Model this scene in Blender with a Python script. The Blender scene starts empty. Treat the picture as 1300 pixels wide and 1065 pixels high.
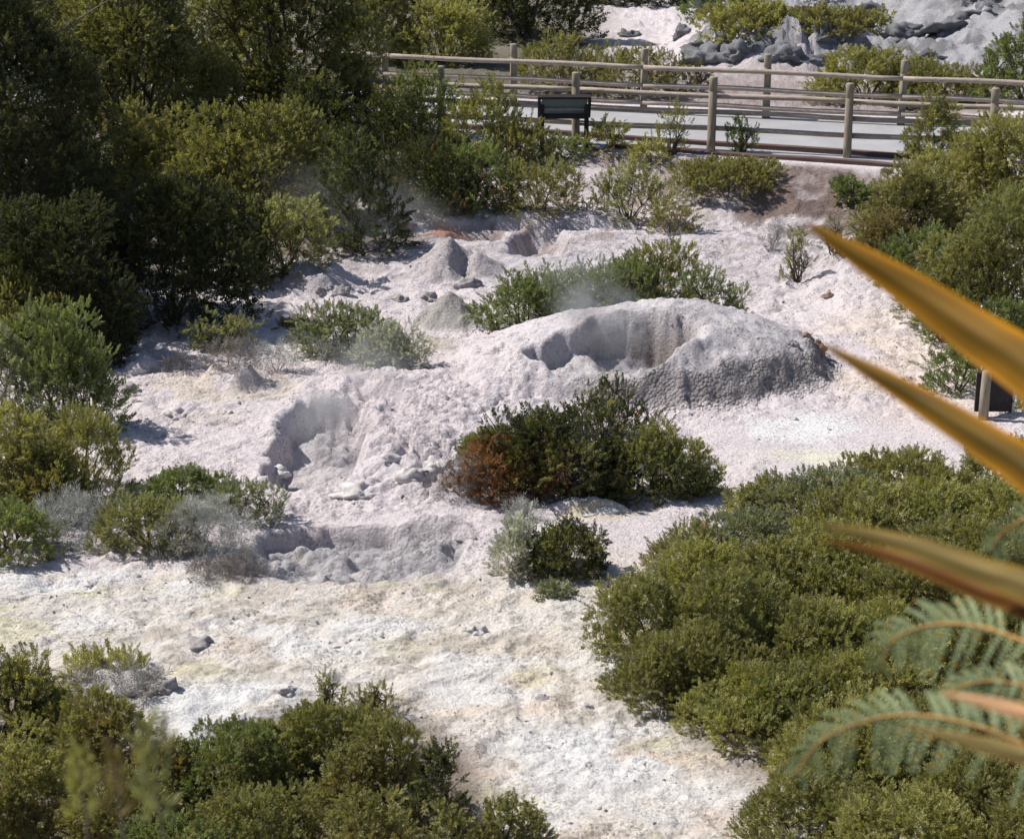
import bpy, math, random
import numpy as np
from mathutils import Vector, Matrix
random.seed(7); rng = np.random.default_rng(11)
S = bpy.context.scene; C = S.collection
# ------------------------------------------------------------------ camera
H = 7.0; PIT = math.radians(18.4); F = 2600.0
cp, sp = math.cos(PIT), math.sin(PIT)
cam = bpy.data.cameras.new('camera'); co = bpy.data.objects.new('camera', cam); C.objects.link(co)
co.location = (0, 0, H); co.rotation_euler = (math.pi/2 - PIT, 0, 0)
cam.sensor_width = 36; cam.lens = 72; cam.clip_start = .05; cam.clip_end = 3000
cam.dof.use_dof = True; cam.dof.focus_distance = 24; cam.dof.aperture_fstop = 7
S.camera = co
def ray(px, py):
    u, v = (px-650)/F, (532.5-py)/F
    return np.array([u, cp + v*sp, -sp + v*cp])
def G(px, py, z=0.0):                    # where a sight line meets height z
    d = ray(px, py); t = (z-H)/d[2]
    return d*t + np.array([0, 0, H])
def D(px, py, dep):                      # a place at a given distance along the view
    return ray(px, py)*dep + np.array([0, 0, H])
def zrow(px, py, y):                     # height of the sight line above distance y
    d = ray(px, py); return H + d[2]*y/d[1]
# ------------------------------------------------------------------ noise
def hsh(i, j, s):
    n = (i.astype(np.int64)*374761393 + j.astype(np.int64)*668265263 + s*1442695041) & 0x7fffffff
    n = ((n ^ (n >> 13))*1274126177) & 0x7fffffff
    return ((n ^ (n >> 16)) & 0xffffff)/float(0xffffff)
def vn(x, y, s=0):
    i, j = np.floor(x), np.floor(y); fx, fy = x-i, y-j
    fx = fx*fx*fx*(fx*(fx*6-15)+10); fy = fy*fy*fy*(fy*(fy*6-15)+10)
    a, b, c, d = hsh(i, j, s), hsh(i+1, j, s), hsh(i, j+1, s), hsh(i+1, j+1, s)
    return (a*(1-fx)+b*fx)*(1-fy) + (c*(1-fx)+d*fx)*fy
def fbm(x, y, s=0, o=4, g=.5):
    r = 0; a = 1; t = 0
    ca, sa = math.cos(.6), math.sin(.6)
    for k in range(o):
        r = r + a*(vn(x, y, s+k)*2-1); t += a; a *= g
        x, y = (x*ca-y*sa)*2.03+7.1, (x*sa+y*ca)*2.03-3.7
    return r/t
def worley(x, y, s=0):                   # nearest, second nearest feature
    i, j = np.floor(x), np.floor(y); f1 = np.full_like(x, 9.); f2 = np.full_like(x, 9.)
    for a in (-1, 0, 1):
        for b in (-1, 0, 1):
            cx = i+a+hsh(i+a, j+b, s); cy = j+b+hsh(i+a, j+b, s+9)
            d = np.hypot(cx-x, cy-y)
            f2 = np.where(d < f1, f1, np.minimum(f2, d)); f1 = np.minimum(f1, d)
    return f1, f2
def ss(a, b, x):
    t = np.clip((x-a)/(b-a), 0, 1); return t*t*(3-2*t)
def ell(X, Y, box, z=0, p=2):            # 0 at the centre of a patch of ground, 1 at its rim
    x0, y0, x1, y1 = box; xm = (x0+x1)/2
    a, b = G(xm, y1, z)[1], G(xm, y0, z)[1]; m = G(xm, (y0+y1)/2, z)
    cy = (a+b)/2; rx = (G(x1, (y0+y1)/2, z)[0]-G(x0, (y0+y1)/2, z)[0])/2; ry = (b-a)/2
    return (np.abs((X-m[0])/rx)**p+np.abs((Y-cy)/ry)**p)**(1/p)
# ------------------------------------------------------------------ relief of the ground
PZ = .6                                   # the path lies .6 m above the basin
fa, fb = G(905, 191, PZ), G(1081, 203, PZ)
def line_t(x, p, q): return p[1] + (x-p[0])*(q[1]-p[1])/(q[0]-p[0])
ka, kb = G(818, 141, PZ), G(1149, 156, PZ)
def front_y(x): return line_t(x, fa, fb)
def back_y(x): return line_t(x, ka, kb)
mc = G(838, 450, 0)                        # the volcano
MX = G(838, 400, .75)[0]; MY = 23.0
def height(X, Y, fine=True, out=None):
    wx = X + .18*fbm(X*1.3, Y*1.3, 3, 3); wy = Y + .18*fbm(X*1.3, Y*1.3, 8, 3)
    lo = fbm(X*.35, Y*.35, 1, 3)
    Z = .10*lo*ss(11, 14, Y)
    # near slope up to the look-out
    Z = Z + 5.3*np.clip((10.2-Y)/9.2, 0, 1)**1.0
    # bank and path
    fy = front_y(X); by = back_y(X)
    bank = ss(-2.9, -.55, (Y-fy) + .35*fbm(X*.9, Y*.9, 20, 3))
    flat = ss(-.9, -.5, Y-fy)*(1-ss(.5, 1.2, Y-by))
    Z = Z*(1-bank) + PZ*bank
    Z = Z + .10*fbm(wx*1.5, wy*1.5, 22, 4)*bank*(1-flat)
    # back step under the left shrubs
    st = ss(0, 1, (wy-30.0)/.35)*(1-ss(.0, .6, wx-1.4))*(1-bank)
    Z = Z + .2*st
    # beyond the path
    far = ss(2, 12, Y-by)
    rk = ell(X, Y, (860, 30, 1120, 92), PZ)
    Z = Z + far*(.25*fbm(X*.2, Y*.2, 40, 3)) + (1-ss(.6, 1.15, rk))*(.55+.6*np.abs(fbm(X*.9, Y*1.1, 41, 5, .6))+.25*(.5-worley(X*1.6+fbm(X*2, Y*2, 4, 3), Y*1.6, 42)[0]))
    hill = ss(8, 60, (Y-44)+(X-6)*.6)
    Z = Z + hill*9 + hill*1.2*fbm(X*.18, Y*.18, 44, 5)
    Z = Z + ss(60, 160, Y)*14 + ss(3, 14, Y-44+(X-8)*1.1)*(X > 3)*(1.5+1.3*np.abs(fbm(X*.7, Y*.7, 45, 6, .62)))*ss(3, 7, X) + ss(40, 43, Y)*(Y < 70)*ss(3, 6, X)*(.30*fbm(X*2.1, Y*1.6, 46, 4, .65)-.2*np.abs(fbm(X*1.1, Y*.9, 47, 3)))
    side = ss(7, 16, np.abs(X))*(Y > 10)
    Z = Z + side*1.5
    # mud shield
    e = ell(wx, wy, (250, 455, 800, 660)); shield = (1-ss(.35, 1.0, e))
    Z = Z + .26*shield
    # volcano
    r = (np.abs((X-MX+.10*fbm(X*2, Y*2, 5, 3))/np.where(X > MX, 2.17, 2.5))**2.1+np.abs((Y-MY+.06*fbm(X*2, Y*2, 6, 3))/np.where(Y < MY, 1.62, 1.5))**2.1)**(1/2.1)
    vol = np.clip(1-r**(1.55+.6*ss(-1.2, .6, X-MX)), 0, 1)*(1+.10*fbm(X*1.7, Y*1.7, 35, 4))
    fr_ = ss(.5, -.5, Y-MY-.25)*ss(-1.0, -.2, X-MX); vA = np.clip(1-.86*r**2, 0, 1)*(1-ss(.75, 1.01, r+.05*fbm(X*2.3, Y*2.3, 37, 3)))
    vol = vol*(1-fr_)+vA*fr_*(1+.06*fbm(X*1.7, Y*1.7, 35, 4)); vol = np.where(r < 1, vol, 0)
    f1, f2 = worley(X*13+.6*fbm(X*8, Y*8, 33, 2), Y*13, 31); nub = (.5-f1)+.5*fbm(X*12, Y*12, 34, 3, .7)
    dome = .76*vol
    skirt = .2*np.clip(1-ell(X, Y, (560, 415, 800, 520)), 0, 1)
    Z = np.where(r < 1, np.maximum(Z*.6, Z*(1-vol)) + dome, Z) + skirt*(1-vol)
    # flattened gritty top
    CX = G(778, 452, .4)[0]
    cr = np.hypot((wx-CX)/.93, (wy-22.30-.10*(wx-CX))/.62) + .20*fbm(X*2.6, Y*2.6, 60, 4)
    cone_in = 1-ss(.86, 1.03, cr)
    Z = Z*(1-cone_in) + cone_in*(.15+.05*ss(0, .6, X-CX)+.16*fbm(X*2.6, Y*2.6, 61, 5, .6)) + .07*np.exp(-((cr-1.10)/.13)**2)*(Y < 22.4)
    bw1, bw2 = worley(wx*4.5, wy*4.5, 71)
    Z = Z + cone_in*.11*(.55-bw1)*ss(-.4, .3, fbm(X*2, Y*2, 72, 2)+.5*(X-G(800, 450)[0]))
    # right hand terraces on the volcano
    tt = (1-ss(.5, 1, ell(X, Y, (840, 430, 960, 475), .5)))
    Z = Z + tt*.05*fbm(X*6, Y*6, 73, 3)
    # middle pit
    p1 = ell(wx, wy, (335, 508, 474, 604), .15, 2.4)+.18*fbm(X*3.3, Y*3.3, 77, 3)
    Z = Z - (.36+.03*fbm(X*5, Y*5, 63, 3))*(1-ss(.76, 1.03, p1)) + .07*np.exp(-((p1-1.12)/.13)**2)*(Y > G(400, 560)[1])
    p2 = ell(wx, wy, (418, 478, 512, 514), .15)+.2*fbm(X*4, Y*4, 78, 3)
    Z = Z - .17*(1-ss(.6, 1.05, p2))
    # big clods between pit and bush
    q = 1-ss(.6, 1.15, ell(X, Y, (455, 548, 612, 632), .1)); g1, g2 = worley(wx*2.7+.7*fbm(X*3.5, Y*3.5, 79, 4), wy*2.3+.5*fbm(X*3.5, Y*3.5, 78, 4), 12)
    Z = Z + q*(.17*np.sqrt(np.clip(g2-g1, 0, .3)/.3)-.09)
    Z = Z + shield*(1-cone_in)*(-.10*np.abs(fbm(wx*2.6+wy, wy*3.6, 85, 5, .6))**.8+.06*fbm(wx*1.3, wy*1.3, 86, 3))*(vol < .02)
    g1, g2 = worley(wx*6+.8*fbm(X*5, Y*5, 87, 3), wy*5, 14)
    q2 = (1-ss(.5, 1.2, ell(X, Y, (560, 440, 700, 560), .1)))*.6 + (1-ss(.6, 1.2, ell(X, Y, (170, 560, 360, 650))))*.25
    Z = Z + q2*.08*(np.sqrt(np.clip(g2-g1, 0, .3)/.3)-.6)
    # rough band, then smooth ledge, then the lower pit
    rb = 1-ss(.7, 1.1, ell(X, Y, (300, 618, 600, 656)))
    Z = Z + rb*.07*(.5-worley(wx*8, wy*8, 15)[0]+.4)
    xl, yl = wx, wy
    yb = G(450, 676)[1] - .12*(xl-G(450, 676)[0])**2*.6 + .1*fbm(X*2.1, X*0+3, 16, 3) + .12*(xl-G(450, 676)[0])*-.3
    p3 = ell(xl, yl, (300, 664, 594, 744), -.1, 2.6) + .07*fbm(X*3, Y*3, 17, 3)
    depth = (1-ss(.86, 1.0, p3))*ss(-.01, .05, yb+.25+.03*fbm(X*3, Y*0, 88, 4)-Y)
    l1, l2 = worley(wx*3.0+.6*fbm(X*3, Y*3, 62, 4), wy*6.5+.5*fbm(X*3, Y*3, 65, 3), 18); m1, m2 = worley(wx*9, wy*14, 19)
    lump = .25*np.sqrt(np.clip(1-(l1/.62)**2, 0, 1)) + .05*np.sqrt(np.clip(1-(m1/.6)**2, 0, 1))
    inn = ss(.0, .22, yb+.25-Y); dd_ = ss(.0, 1.1, yb+.25-Y)
    Z = Z - depth*(.27+.05*dd_) + depth*(inn*(.42*lump-.14*np.abs(fbm(wx*2.4, wy*3, 64, 5, .62))+.06)+.06*fbm(X*7, Y*7, 89, 4))
    rr = 1-ss(.4, 1.1, ell(X, Y, (490, 655, 606, 700)))
    Z = Z + rr*(.12+.07*fbm(X*7, Y*7, 81, 3))
    Z = Z + .03*np.exp(-((p3-1.05)/.09)**2)*fbm(X*8, Y*8, 82, 2)
    # cones
    def cone(px, pyb, wpx, h, dent, s):
        c = G(px, pyb); R = wpx*c[1]/F/2*1.02
        a = np.hypot(X-c[0], Y-c[1]-R*.3)/R + .09*fbm(X*4, Y*4, s, 3)
        k = np.clip(1-a, 0, 1)
        cc = h*(k**1.15) + .07*k*fbm(X*7, Y*7, s+3, 4)
        if dent: cc = cc - .26*np.exp(-(((X-c[0]-.16)/.15)**2+((Y-c[1]-R*.3+.2)/.3)**2))*(k > 0)*ss(0, .25, k)
        else: cc = cc + .03*ss(0, .3, k)*(.5-worley(X*13, Y*13, s)[0])
        return cc, a
    c1, a1 = cone(574, 347, 128, .54, True, 91); c2, a2 = cone(571, 410, 98, .43, False, 95)
    Z = Z + c1 + c2
    # collapsed ridge, back left
    e = ell(X, Y, (338, 344, 462, 378)); rd = 1-ss(.3, 1.05, e)
    Z = Z + rd*(.26+.10*fbm(X*5, Y*5, 97, 3)-.14*ss(0, 1, (X-G(400, 360)[0])*1.2)*worley(X*4, Y*4, 98)[0])
    for bx, hh in (((250, 468, 335, 502), .17), ((486, 262, 560, 290), .1), ((150, 455, 200, 475), .12), ((1020, 330, 1190, 402), .22), ((935, 300, 1110, 350), .12),
                   ((205, 740, 330, 755), .04), ((700, 640, 800, 652), .09)):
        e = ell(wx, wy, bx); Z = Z + hh*(1-ss(.45, 1.05, e))*(1+.35*fbm(X*5, Y*5, 99, 3))
    # pit at the back
    p4 = ell(wx, wy, (640, 286, 728, 326), .05, 2.4)+.1*fbm(X*3, Y*3, 84, 2)
    Z = Z - .36*(1-ss(.6, 1.0, p4))
    p5 = ell(wx, wy, (560, 285, 640, 300), .1); Z = Z - .2*(1-ss(.6, 1.0, p5))
    # general grit
    basin = (1-flat)*(Y < 60)*ss(9, 11, Y)
    smooth = np.maximum(1-ss(.7, 1.2, ell(X, Y, (230, 648, 560, 676))), 1-ss(.7, 1.15, ell(X, Y, (880, 520, 1260, 600))))
    smooth = np.maximum(smooth, 1-ss(.8, 1.2, ell(X, Y, (670, 650, 900, 760))))
    rough = (.35+.65*ss(-.3, .35, fbm(X*.9, Y*.9, 50, 3)))*(1-.75*smooth)
    gr = .040*fbm(wx*4.5, wy*5.5, 51, 5, .68) - .02*np.abs(fbm(wx*7, wy*9, 66, 3)) + .018*(.5-worley(X*12+fbm(X*6, Y*6, 2, 2), Y*12, 52)[0])
    fold = -np.abs(fbm(wx*1.9, wy*2.6, 53, 4))*.085
    Z = Z + basin*(rough*gr + (1-.8*smooth)*fold*(1+.8*shield))
    flank = ss(.0, .25, vol)*(1-cone_in)
    # rough flank on the right and front of the volcano
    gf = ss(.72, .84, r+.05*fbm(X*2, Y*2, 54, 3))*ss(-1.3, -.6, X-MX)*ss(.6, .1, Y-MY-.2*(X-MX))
    Z = Z + flank*((.012+.022*gf)*nub+.03*fbm(X*3, Y*3, 36, 4, .6))
    # broken crust: low irregular scarps
    tq = fbm(wx*.85+1.5, wy*1.2, 140, 5, .55)*9; fr = tq-np.floor(tq); tr = (np.floor(tq)+ss(.72, 1.0, fr))*.5
    tz = np.abs(tr-np.round(tr/2)*2)
    zone = np.maximum(shield, .55)*(1-.9*smooth)*(1-cone_in)*np.where(vol > .1, .3, 1)*(1-bank)
    Z = Z + basin*zone*.075*(tz-.5)*ss(-.45, .1, fbm(X*.7, Y*.7, 141, 3)+.1)
    # shrinkage cracks
    ck = np.maximum(1-ss(.6, 1.1, ell(X, Y, (160, 515, 345, 600))), 1-ss(.6, 1.1, ell(X, Y, (520, 470, 700, 560))))
    ck = np.maximum(ck, 1-ss(.6, 1.1, ell(X, Y, (880, 280, 1100, 400))))*(vol <= 0)
    k1, k2 = worley(wx*1.15+.35*fbm(X*2.5, Y*2.5, 55, 3), wy*1.5+.35*fbm(X*2.5, Y*2.5, 57, 3), 56)
    crack = (1-ss(.0, .05, k2-k1))*ck*ss(-.1, .2, fbm(X*1.2, Y*1.2, 58, 2))
    Z = Z - .05*crack
    if out is not None:
        out.update(vol=vol, r=r, cr=cr, p1=p1, p2=p2, p3=p3, p4=p4, a1=a1, a2=a2, gf=gf, flank=flank, bank=bank, flat=flat, fy=fy, by=by, shield=shield,
                   depth=depth, crack=crack, cone_in=cone_in, rk=rk, hill=hill, smooth=smooth, rd=rd, wx=wx, wy=wy)
    return Z
def hz(x, y): return float(height(np.array([float(x)]), np.array([float(y)]))[0])
YS = np.concatenate([np.linspace(10.5, 40, 300), np.linspace(40.3, 75, 80)])
def hit(px, py):
    d = ray(px, py); x = d[0]/d[1]*YS; zl = H+d[2]/d[1]*YS; k = np.nonzero(height(x, YS) > zl)[0]
    i = k[0] if len(k) else len(YS)-1
    return np.array([x[i], YS[i], zl[i]])
# ------------------------------------------------------------------ materials
def mat(name):
    m = bpy.data.materials.new(name); m.use_nodes = True; nt = m.node_tree
    return m, nt, nt.nodes['Principled BSDF']
def nd(nt, t, **k):
    n = nt.nodes.new(t)
    for a, b in k.items(): setattr(n, a, b)
    return n
def noise(nt, sc, det=4, rough=.6, vec=None):
    n = nd(nt, 'ShaderNodeTexNoise'); n.inputs['Scale'].default_value = sc; n.inputs['Detail'].default_value = det; n.inputs['Roughness'].default_value = rough
    if vec: nt.links.new(vec, n.inputs['Vector'])
    return n
def ramp(nt, src, stops):
    r = nd(nt, 'ShaderNodeValToRGB'); nt.links.new(src, r.inputs[0]); e = r.color_ramp.elements
    while len(e) < len(stops): e.new(.5)
    for k, (p, c) in zip(e, stops): k.position = p; k.color = (*c, 1) if len(c) == 3 else c
    return r
def mixc(nt, a, b, f, mode='MULTIPLY'):
    m = nd(nt, 'ShaderNodeMix', data_type='RGBA', blend_type=mode)
    for s, i in ((f, 0), (a, 6), (b, 7)):
        if isinstance(s, (int, float)): m.inputs[i].default_value = s
        elif isinstance(s, tuple): m.inputs[i].default_value = (*s, 1)
        else: nt.links.new(s, m.inputs[i])
    return m.outputs[2]
def ground_mat(name='sinter_and_mud', vs=22, vd=.03, vst=.3):
    m, nt, b = mat(name); L = nt.links
    at = nd(nt, 'ShaderNodeAttribute', attribute_name='tint'); pos = nd(nt, 'ShaderNodeNewGeometry').outputs['Position']
    n1 = noise(nt, 9, 8, .75, pos); r1 = ramp(nt, n1.outputs[0], [(.3, (.80, .79, .80)), (.52, (1, 1, 1)), (.75, (1.0, .97, .93))])
    n2 = noise(nt, 38, 5, .7, pos); r2 = ramp(nt, n2.outputs[0], [(.38, (.42, .39, .36)), (.50, (1, 1, 1)), (.62, (1.12, 1.12, 1.12))])
    c = mixc(nt, at.outputs['Color'], r1.outputs[0], .9); n3 = noise(nt, 2.3, 5, .7, pos); r3 = ramp(nt, n3.outputs[0], [(.42, (.15, .15, .15)), (.62, (1, 1, 1))]); c = mixc(nt, c, r2.outputs[0], r3.outputs[0])
    L.new(c, b.inputs['Base Color']); b.inputs['Roughness'].default_value = .95
    b.inputs['Specular IOR Level'].default_value = .12
    v = nd(nt, 'ShaderNodeTexVoronoi'); v.inputs['Scale'].default_value = vs; L.new(pos, v.inputs['Vector'])
    b1 = nd(nt, 'ShaderNodeBump'); b1.inputs['Strength'].default_value = .8; b1.inputs['Distance'].default_value = .05; L.new(n1.outputs[0], b1.inputs['Height'])
    b2 = nd(nt, 'ShaderNodeBump'); b2.inputs['Strength'].default_value = .9; b2.inputs['Distance'].default_value = .028; L.new(n2.outputs[0], b2.inputs['Height']); L.new(b1.outputs[0], b2.inputs['Normal'])
    b3 = nd(nt, 'ShaderNodeBump'); b3.inputs['Strength'].default_value = vst; b3.inputs['Distance'].default_value = vd; b3.invert = True
    if name != 'sinter_and_mud':
        ra = nd(nt, 'ShaderNodeAttribute', attribute_name='rough'); L.new(ra.outputs['Fac'], b3.inputs['Strength'])
    L.new(v.outputs['Distance'], b3.inputs['Height']); L.new(b2.outputs[0], b3.inputs['Normal'])
    L.new(b3.outputs[0], b.inputs['Normal'])
    return m
M_GROUND = ground_mat(); M_NUB = ground_mat('popcorn_mud', 27, .05, .75)
def path_mat():
    m, nt, b = mat('pale_gravel_path'); L = nt.links; pos = nd(nt, 'ShaderNodeNewGeometry').outputs['Position']
    n1 = noise(nt, 1.2, 6, .6, pos); r1 = ramp(nt, n1.outputs[0], [(.3, (.29, .285, .295)), (.7, (.38, .375, .38))])
    n2 = noise(nt, 30, 5, .8, pos); r2 = ramp(nt, n2.outputs[0], [(.35, (.72, .72, .74)), (.55, (1, 1, 1))])
    L.new(mixc(nt, r1.outputs[0], r2.outputs[0], .8), b.inputs['Base Color']); b.inputs['Roughness'].default_value = .95
    bp = nd(nt, 'ShaderNodeBump'); bp.inputs['Strength'].default_value = .5; bp.inputs['Distance'].default_value = .02; L.new(n2.outputs[0], bp.inputs['Height']); L.new(bp.outputs[0], b.inputs['Normal'])
    return m
M_PATH = path_mat()
def leaf_mat(name, trans=.35):
    m, nt, b = mat(name); L = nt.links
    at = nd(nt, 'ShaderNodeAttribute', attribute_name='tint')
    L.new(at.outputs['Color'], b.inputs['Base Color']); b.inputs['Roughness'].default_value = .55; b.inputs['Specular IOR Level'].default_value = .35
    t = nd(nt, 'ShaderNodeBsdfTranslucent')
    L.new(mixc(nt, at.outputs['Color'], (1.3, 1.35, .6), 1.0), t.inputs[0])
    mx = nd(nt, 'ShaderNodeMixShader'); mx.inputs[0].default_value = trans
    L.new(b.outputs[0], mx.inputs[1]); L.new(t.outputs[0], mx.inputs[2])
    L.new(mx.outputs[0], nt.nodes['Material Output'].inputs[0])
    return m
M_LEAF = leaf_mat('small_leaves', .38); M_DRY = leaf_mat('dry_twigs', .08); M_FLAX = leaf_mat('flax_blade', .45); M_FLAX.node_tree.nodes['Principled BSDF'].inputs['Specular IOR Level'].default_value = .12
def solid(name, col, rough=.8, nsc=12, amt=.35, bump=.3, stretch=None, dark=(.5, .45, .42)):
    m, nt, b = mat(name); L = nt.links
    tc = nd(nt, 'ShaderNodeTexCoord'); mp = nd(nt, 'ShaderNodeMapping'); L.new(tc.outputs['Object'], mp.inputs[0])
    if stretch: mp.inputs['Scale'].default_value = stretch
    n = noise(nt, nsc, 6, .65, mp.outputs[0]); r = ramp(nt, n.outputs[0], [(.3, dark), (.6, (1, 1, 1))])
    L.new(mixc(nt, col, r.outputs[0], amt*2), b.inputs['Base Color']); b.inputs['Roughness'].default_value = rough; b.inputs['Specular IOR Level'].default_value = .25
    bp = nd(nt, 'ShaderNodeBump'); bp.inputs['Strength'].default_value = bump; bp.inputs['Distance'].default_value = .01; L.new(n.outputs[0], bp.inputs['Height']); L.new(bp.outputs[0], b.inputs['Normal'])
    return m
M_POST = solid('weathered_post', (.30, .26, .20), .85, 14, .45, .5, (3, 3, .5))
M_RAIL = solid('weathered_log_rail', (.40, .335, .285), .75, 10, .4, .4, (.35, 3, 3))
M_TIMB = solid('dark_stained_timber', (.12, .075, .07), .8, 8, .4, .4, (.4, 3, 3))
M_BARK = solid('grey_brown_bark', (.12, .095, .075), .9, 20, .4, .4)
M_PALE = solid('bleached_wood', (.42, .41, .42), .9, 20, .4, .4)
M_SIGN = solid('dark_painted_frame', (.035, .03, .032), .6, 10, .3, .1)
M_PANEL = solid('blue_grey_panel', (.15, .20, .23), .5, 5, .15, .05)
M_ROCK = solid('grey_rock', (.17, .175, .19), .95, 5, .5, 1.0)
M_CLOD = solid('dried_mud_clod', (.33, .31, .32), .95, 9, .45, .9)
M_CLODP = solid('pale_sinter_clod', (.58, .55, .55), .95, 9, .45, .9)
M_CLODR = solid('reddish_clod', (.30, .21, .18), .95, 9, .45, .9)
# ------------------------------------------------------------------ object helpers
def tag(o, label=None, cat=None, group=None, kind=None):
    for k, v in (('label', label), ('category', cat), ('group', group), ('kind', kind)):
        if v: o[k] = v
    return o
def link(name, me, m=None, parent=None, loc=None):
    o = bpy.data.objects.new(name, me); C.objects.link(o)
    if m: me.materials.append(m)
    if parent: o.parent = parent
    if loc is not None: o.location = loc
    return o
def empty(name, loc): return link(name, None, loc=loc)
def npmesh(name, V, Fc, n, col=None, smooth=False):
    me = bpy.data.meshes.new(name); nv, nf = len(V), len(Fc)
    me.vertices.add(nv); me.vertices.foreach_set('co', np.ascontiguousarray(V, np.float32).ravel())
    me.loops.add(nf*n); me.loops.foreach_set('vertex_index', np.ascontiguousarray(Fc, np.int32).ravel())
    me.polygons.add(nf); me.polygons.foreach_set('loop_start', np.arange(0, nf*n, n, dtype=np.int32))
    me.polygons.foreach_set('loop_total', np.full(nf, n, np.int32))
    if smooth: me.polygons.foreach_set('use_smooth', np.ones(nf, bool))
    if col is not None:
        a = me.color_attributes.new('tint', 'FLOAT_COLOR', 'POINT')
        a.data.foreach_set('color', np.ascontiguousarray(np.hstack([col, np.ones((nv, 1))]), np.float32).ravel())
    me.update(); me.validate(); return me
class MB:
    def __init__(s): s.v = []; s.f = []
    def tube(s, pts, rad, n=8, cap=True):
        k0 = len(s.v); P = [Vector(p) for p in pts]
        for i, p in enumerate(P):
            t = (P[min(i+1, len(P)-1)]-P[max(i-1, 0)]).normalized()
            a = t.cross(Vector((0, 0, 1)) if abs(t.z) < .9 else Vector((1, 0, 0))).normalized(); b = t.cross(a)
            r = rad[i] if hasattr(rad, '__len__') else rad
            for k in range(n):
                w = 2*math.pi*k/n; s.v.append(p+(a*math.cos(w)+b*math.sin(w))*r)
        for i in range(len(P)-1):
            for k in range(n):
                a = k0+i*n; s.f.append((a+k, a+(k+1) % n, a+n+(k+1) % n, a+n+k))
        if cap:
            s.f.append(tuple(k0+k for k in range(n))[::-1]); s.f.append(tuple(k0+(len(P)-1)*n+k for k in range(n)))
        return s
    def box(s, c, d, R=None, bev=0):
        k0 = len(s.v); R = R or Matrix.Identity(3); c = Vector(c)
        for z in (-1, 1):
            for x, y in ((-1, -1), (1, -1), (1, 1), (-1, 1)):
                s.v.append(c + R @ Vector((x*d[0]/2, y*d[1]/2, z*d[2]/2)))
        for f in ((3, 2, 1, 0), (4, 5, 6, 7), (0, 1, 5, 4), (1, 2, 6, 5), (2, 3, 7, 6), (3, 0, 4, 7)): s.f.append(tuple(k0+i for i in f))
        return s
    def build(s, name, m, parent=None, smooth=False, loc=None):
        me = bpy.data.meshes.new(name); me.from_pydata([tuple(v) for v in s.v], [], s.f)
        if smooth: me.polygons.foreach_set('use_smooth', np.ones(len(me.polygons), bool))
        me.update(); return link(name, me, m, parent, loc)
# ------------------------------------------------------------------ ground sheet
def axis(segs):
    out = [segs[0][0]]
    for a, b, s0, s1 in segs:
        x = a
        while x < b-1e-6:
            t = (x-a)/(b-a); x = x + s0+(s1-s0)*t; out.append(min(x, b))
    return np.unique(np.round(np.array(out), 5))
xs = axis([(-400, -40, 40, 5), (-40, -9, 4, .3), (-9, -6, .2, .04), (-6, 6.8, .030, .030), (6.8, 14, .05, .12), (14, 40, .3, 4), (40, 400, 5, 40)])
ys = axis([(-60, 0, 8, 1), (0, 11, .5, .12), (11, 12, .06, .03), (12, 20, .024, .029), (20, 32, .03, .045), (32, 40, .06, .12), (40, 60, .12, .25), (60, 700, .6, 40)])
XX, YY = np.meshgrid(xs, ys); X = XX.ravel(); Y = YY.ravel(); I = {}
Z = height(X, Y, True, I)
def lerp(A, B, t): t = np.clip(t, 0, 1)[:, None]; return A*(1-t)+np.array(B)*t
col = np.tile(np.array([.69, .622, .638]), (len(X), 1))
n1 = fbm(X*.8, Y*.8, 101, 4); n2 = fbm(X*2.2, Y*2.6, 102, 4); n3 = fbm(X*5, Y*6, 103, 4)
row = Y < G(400, 700)[1]; fg = ss(0, 1.2, G(400, 690)[1]-Y+.4*n1)
col = lerp(col, (.74, .69, .64), fg)
col = lerp(col, (.66, .57, .47), .6*fg*ss(.0, .35, n2*.8+.5*n3+.2*n1))
col = lerp(col, (.70, .65, .38), .5*fg*ss(.12, .35, fbm(X*1.1+9, Y*1.5, 104, 4)))
col = lerp(col, (.72, .60, .53), .6*fg*ss(.1, .4, fbm(X*.9-4, Y*1.9, 105, 3)))
col = lerp(col, (.48, .43, .37), .6*fg*ss(.06, .3, n3+.5*fbm(X*1.4, Y*2, 106, 3)-.05))
col = lerp(col, (.80, .78, .765), .8*fg*ss(.1, .35, fbm(X*.7+3, Y*1.1, 107, 4)))
for bx in ((420, 850, 200, 960), (0, 715, 210, 745)):
    pass
wht = np.maximum(1-ss(.5, 1.1, ell(X, Y, (130, 850, 480, 945))), 1-ss(.5, 1.2, ell(X, Y, (-60, 712, 300, 752))))
wht = np.maximum(wht, 1-ss(.4, 1.2, ell(X, Y, (900, 520, 1120, 560)))); wht = np.maximum(wht, 1-ss(.5, 1.2, ell(X, Y, (600, 905, 960, 1000))))
col = lerp(col, (.81, .80, .80), .9*wht*ss(-.25, .1, n2+.1))
pk = 1-ss(.5, 1.1, ell(X, Y, (1010, 380, 1290, 560))); col = lerp(col, (.78, .66, .58), .8*pk*ss(-.3, .2, n1+n2*.5))
ye = 1-ss(.5, 1.1, ell(X, Y, (900, 560, 1250, 625))); col = lerp(col, (.80, .78, .60), .7*ye*ss(-.1, .3, n1))
ye = 1-ss(.5, 1.1, ell(X, Y, (700, 645, 820, 660))); col = lerp(col, (.62, .55, .36), .8*ye)
ta = 1-ss(.5, 1.1, ell(X, Y, (150, 455, 420, 540))); col = lerp(col, (.64, .56, .46), .65*ta*ss(-.15, .25, n2))
ta = 1-ss(.5, 1.1, ell(X, Y, (480, 410, 660, 450))); col = lerp(col, (.56, .48, .40), .75*ta*ss(-.2, .2, n2))
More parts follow.
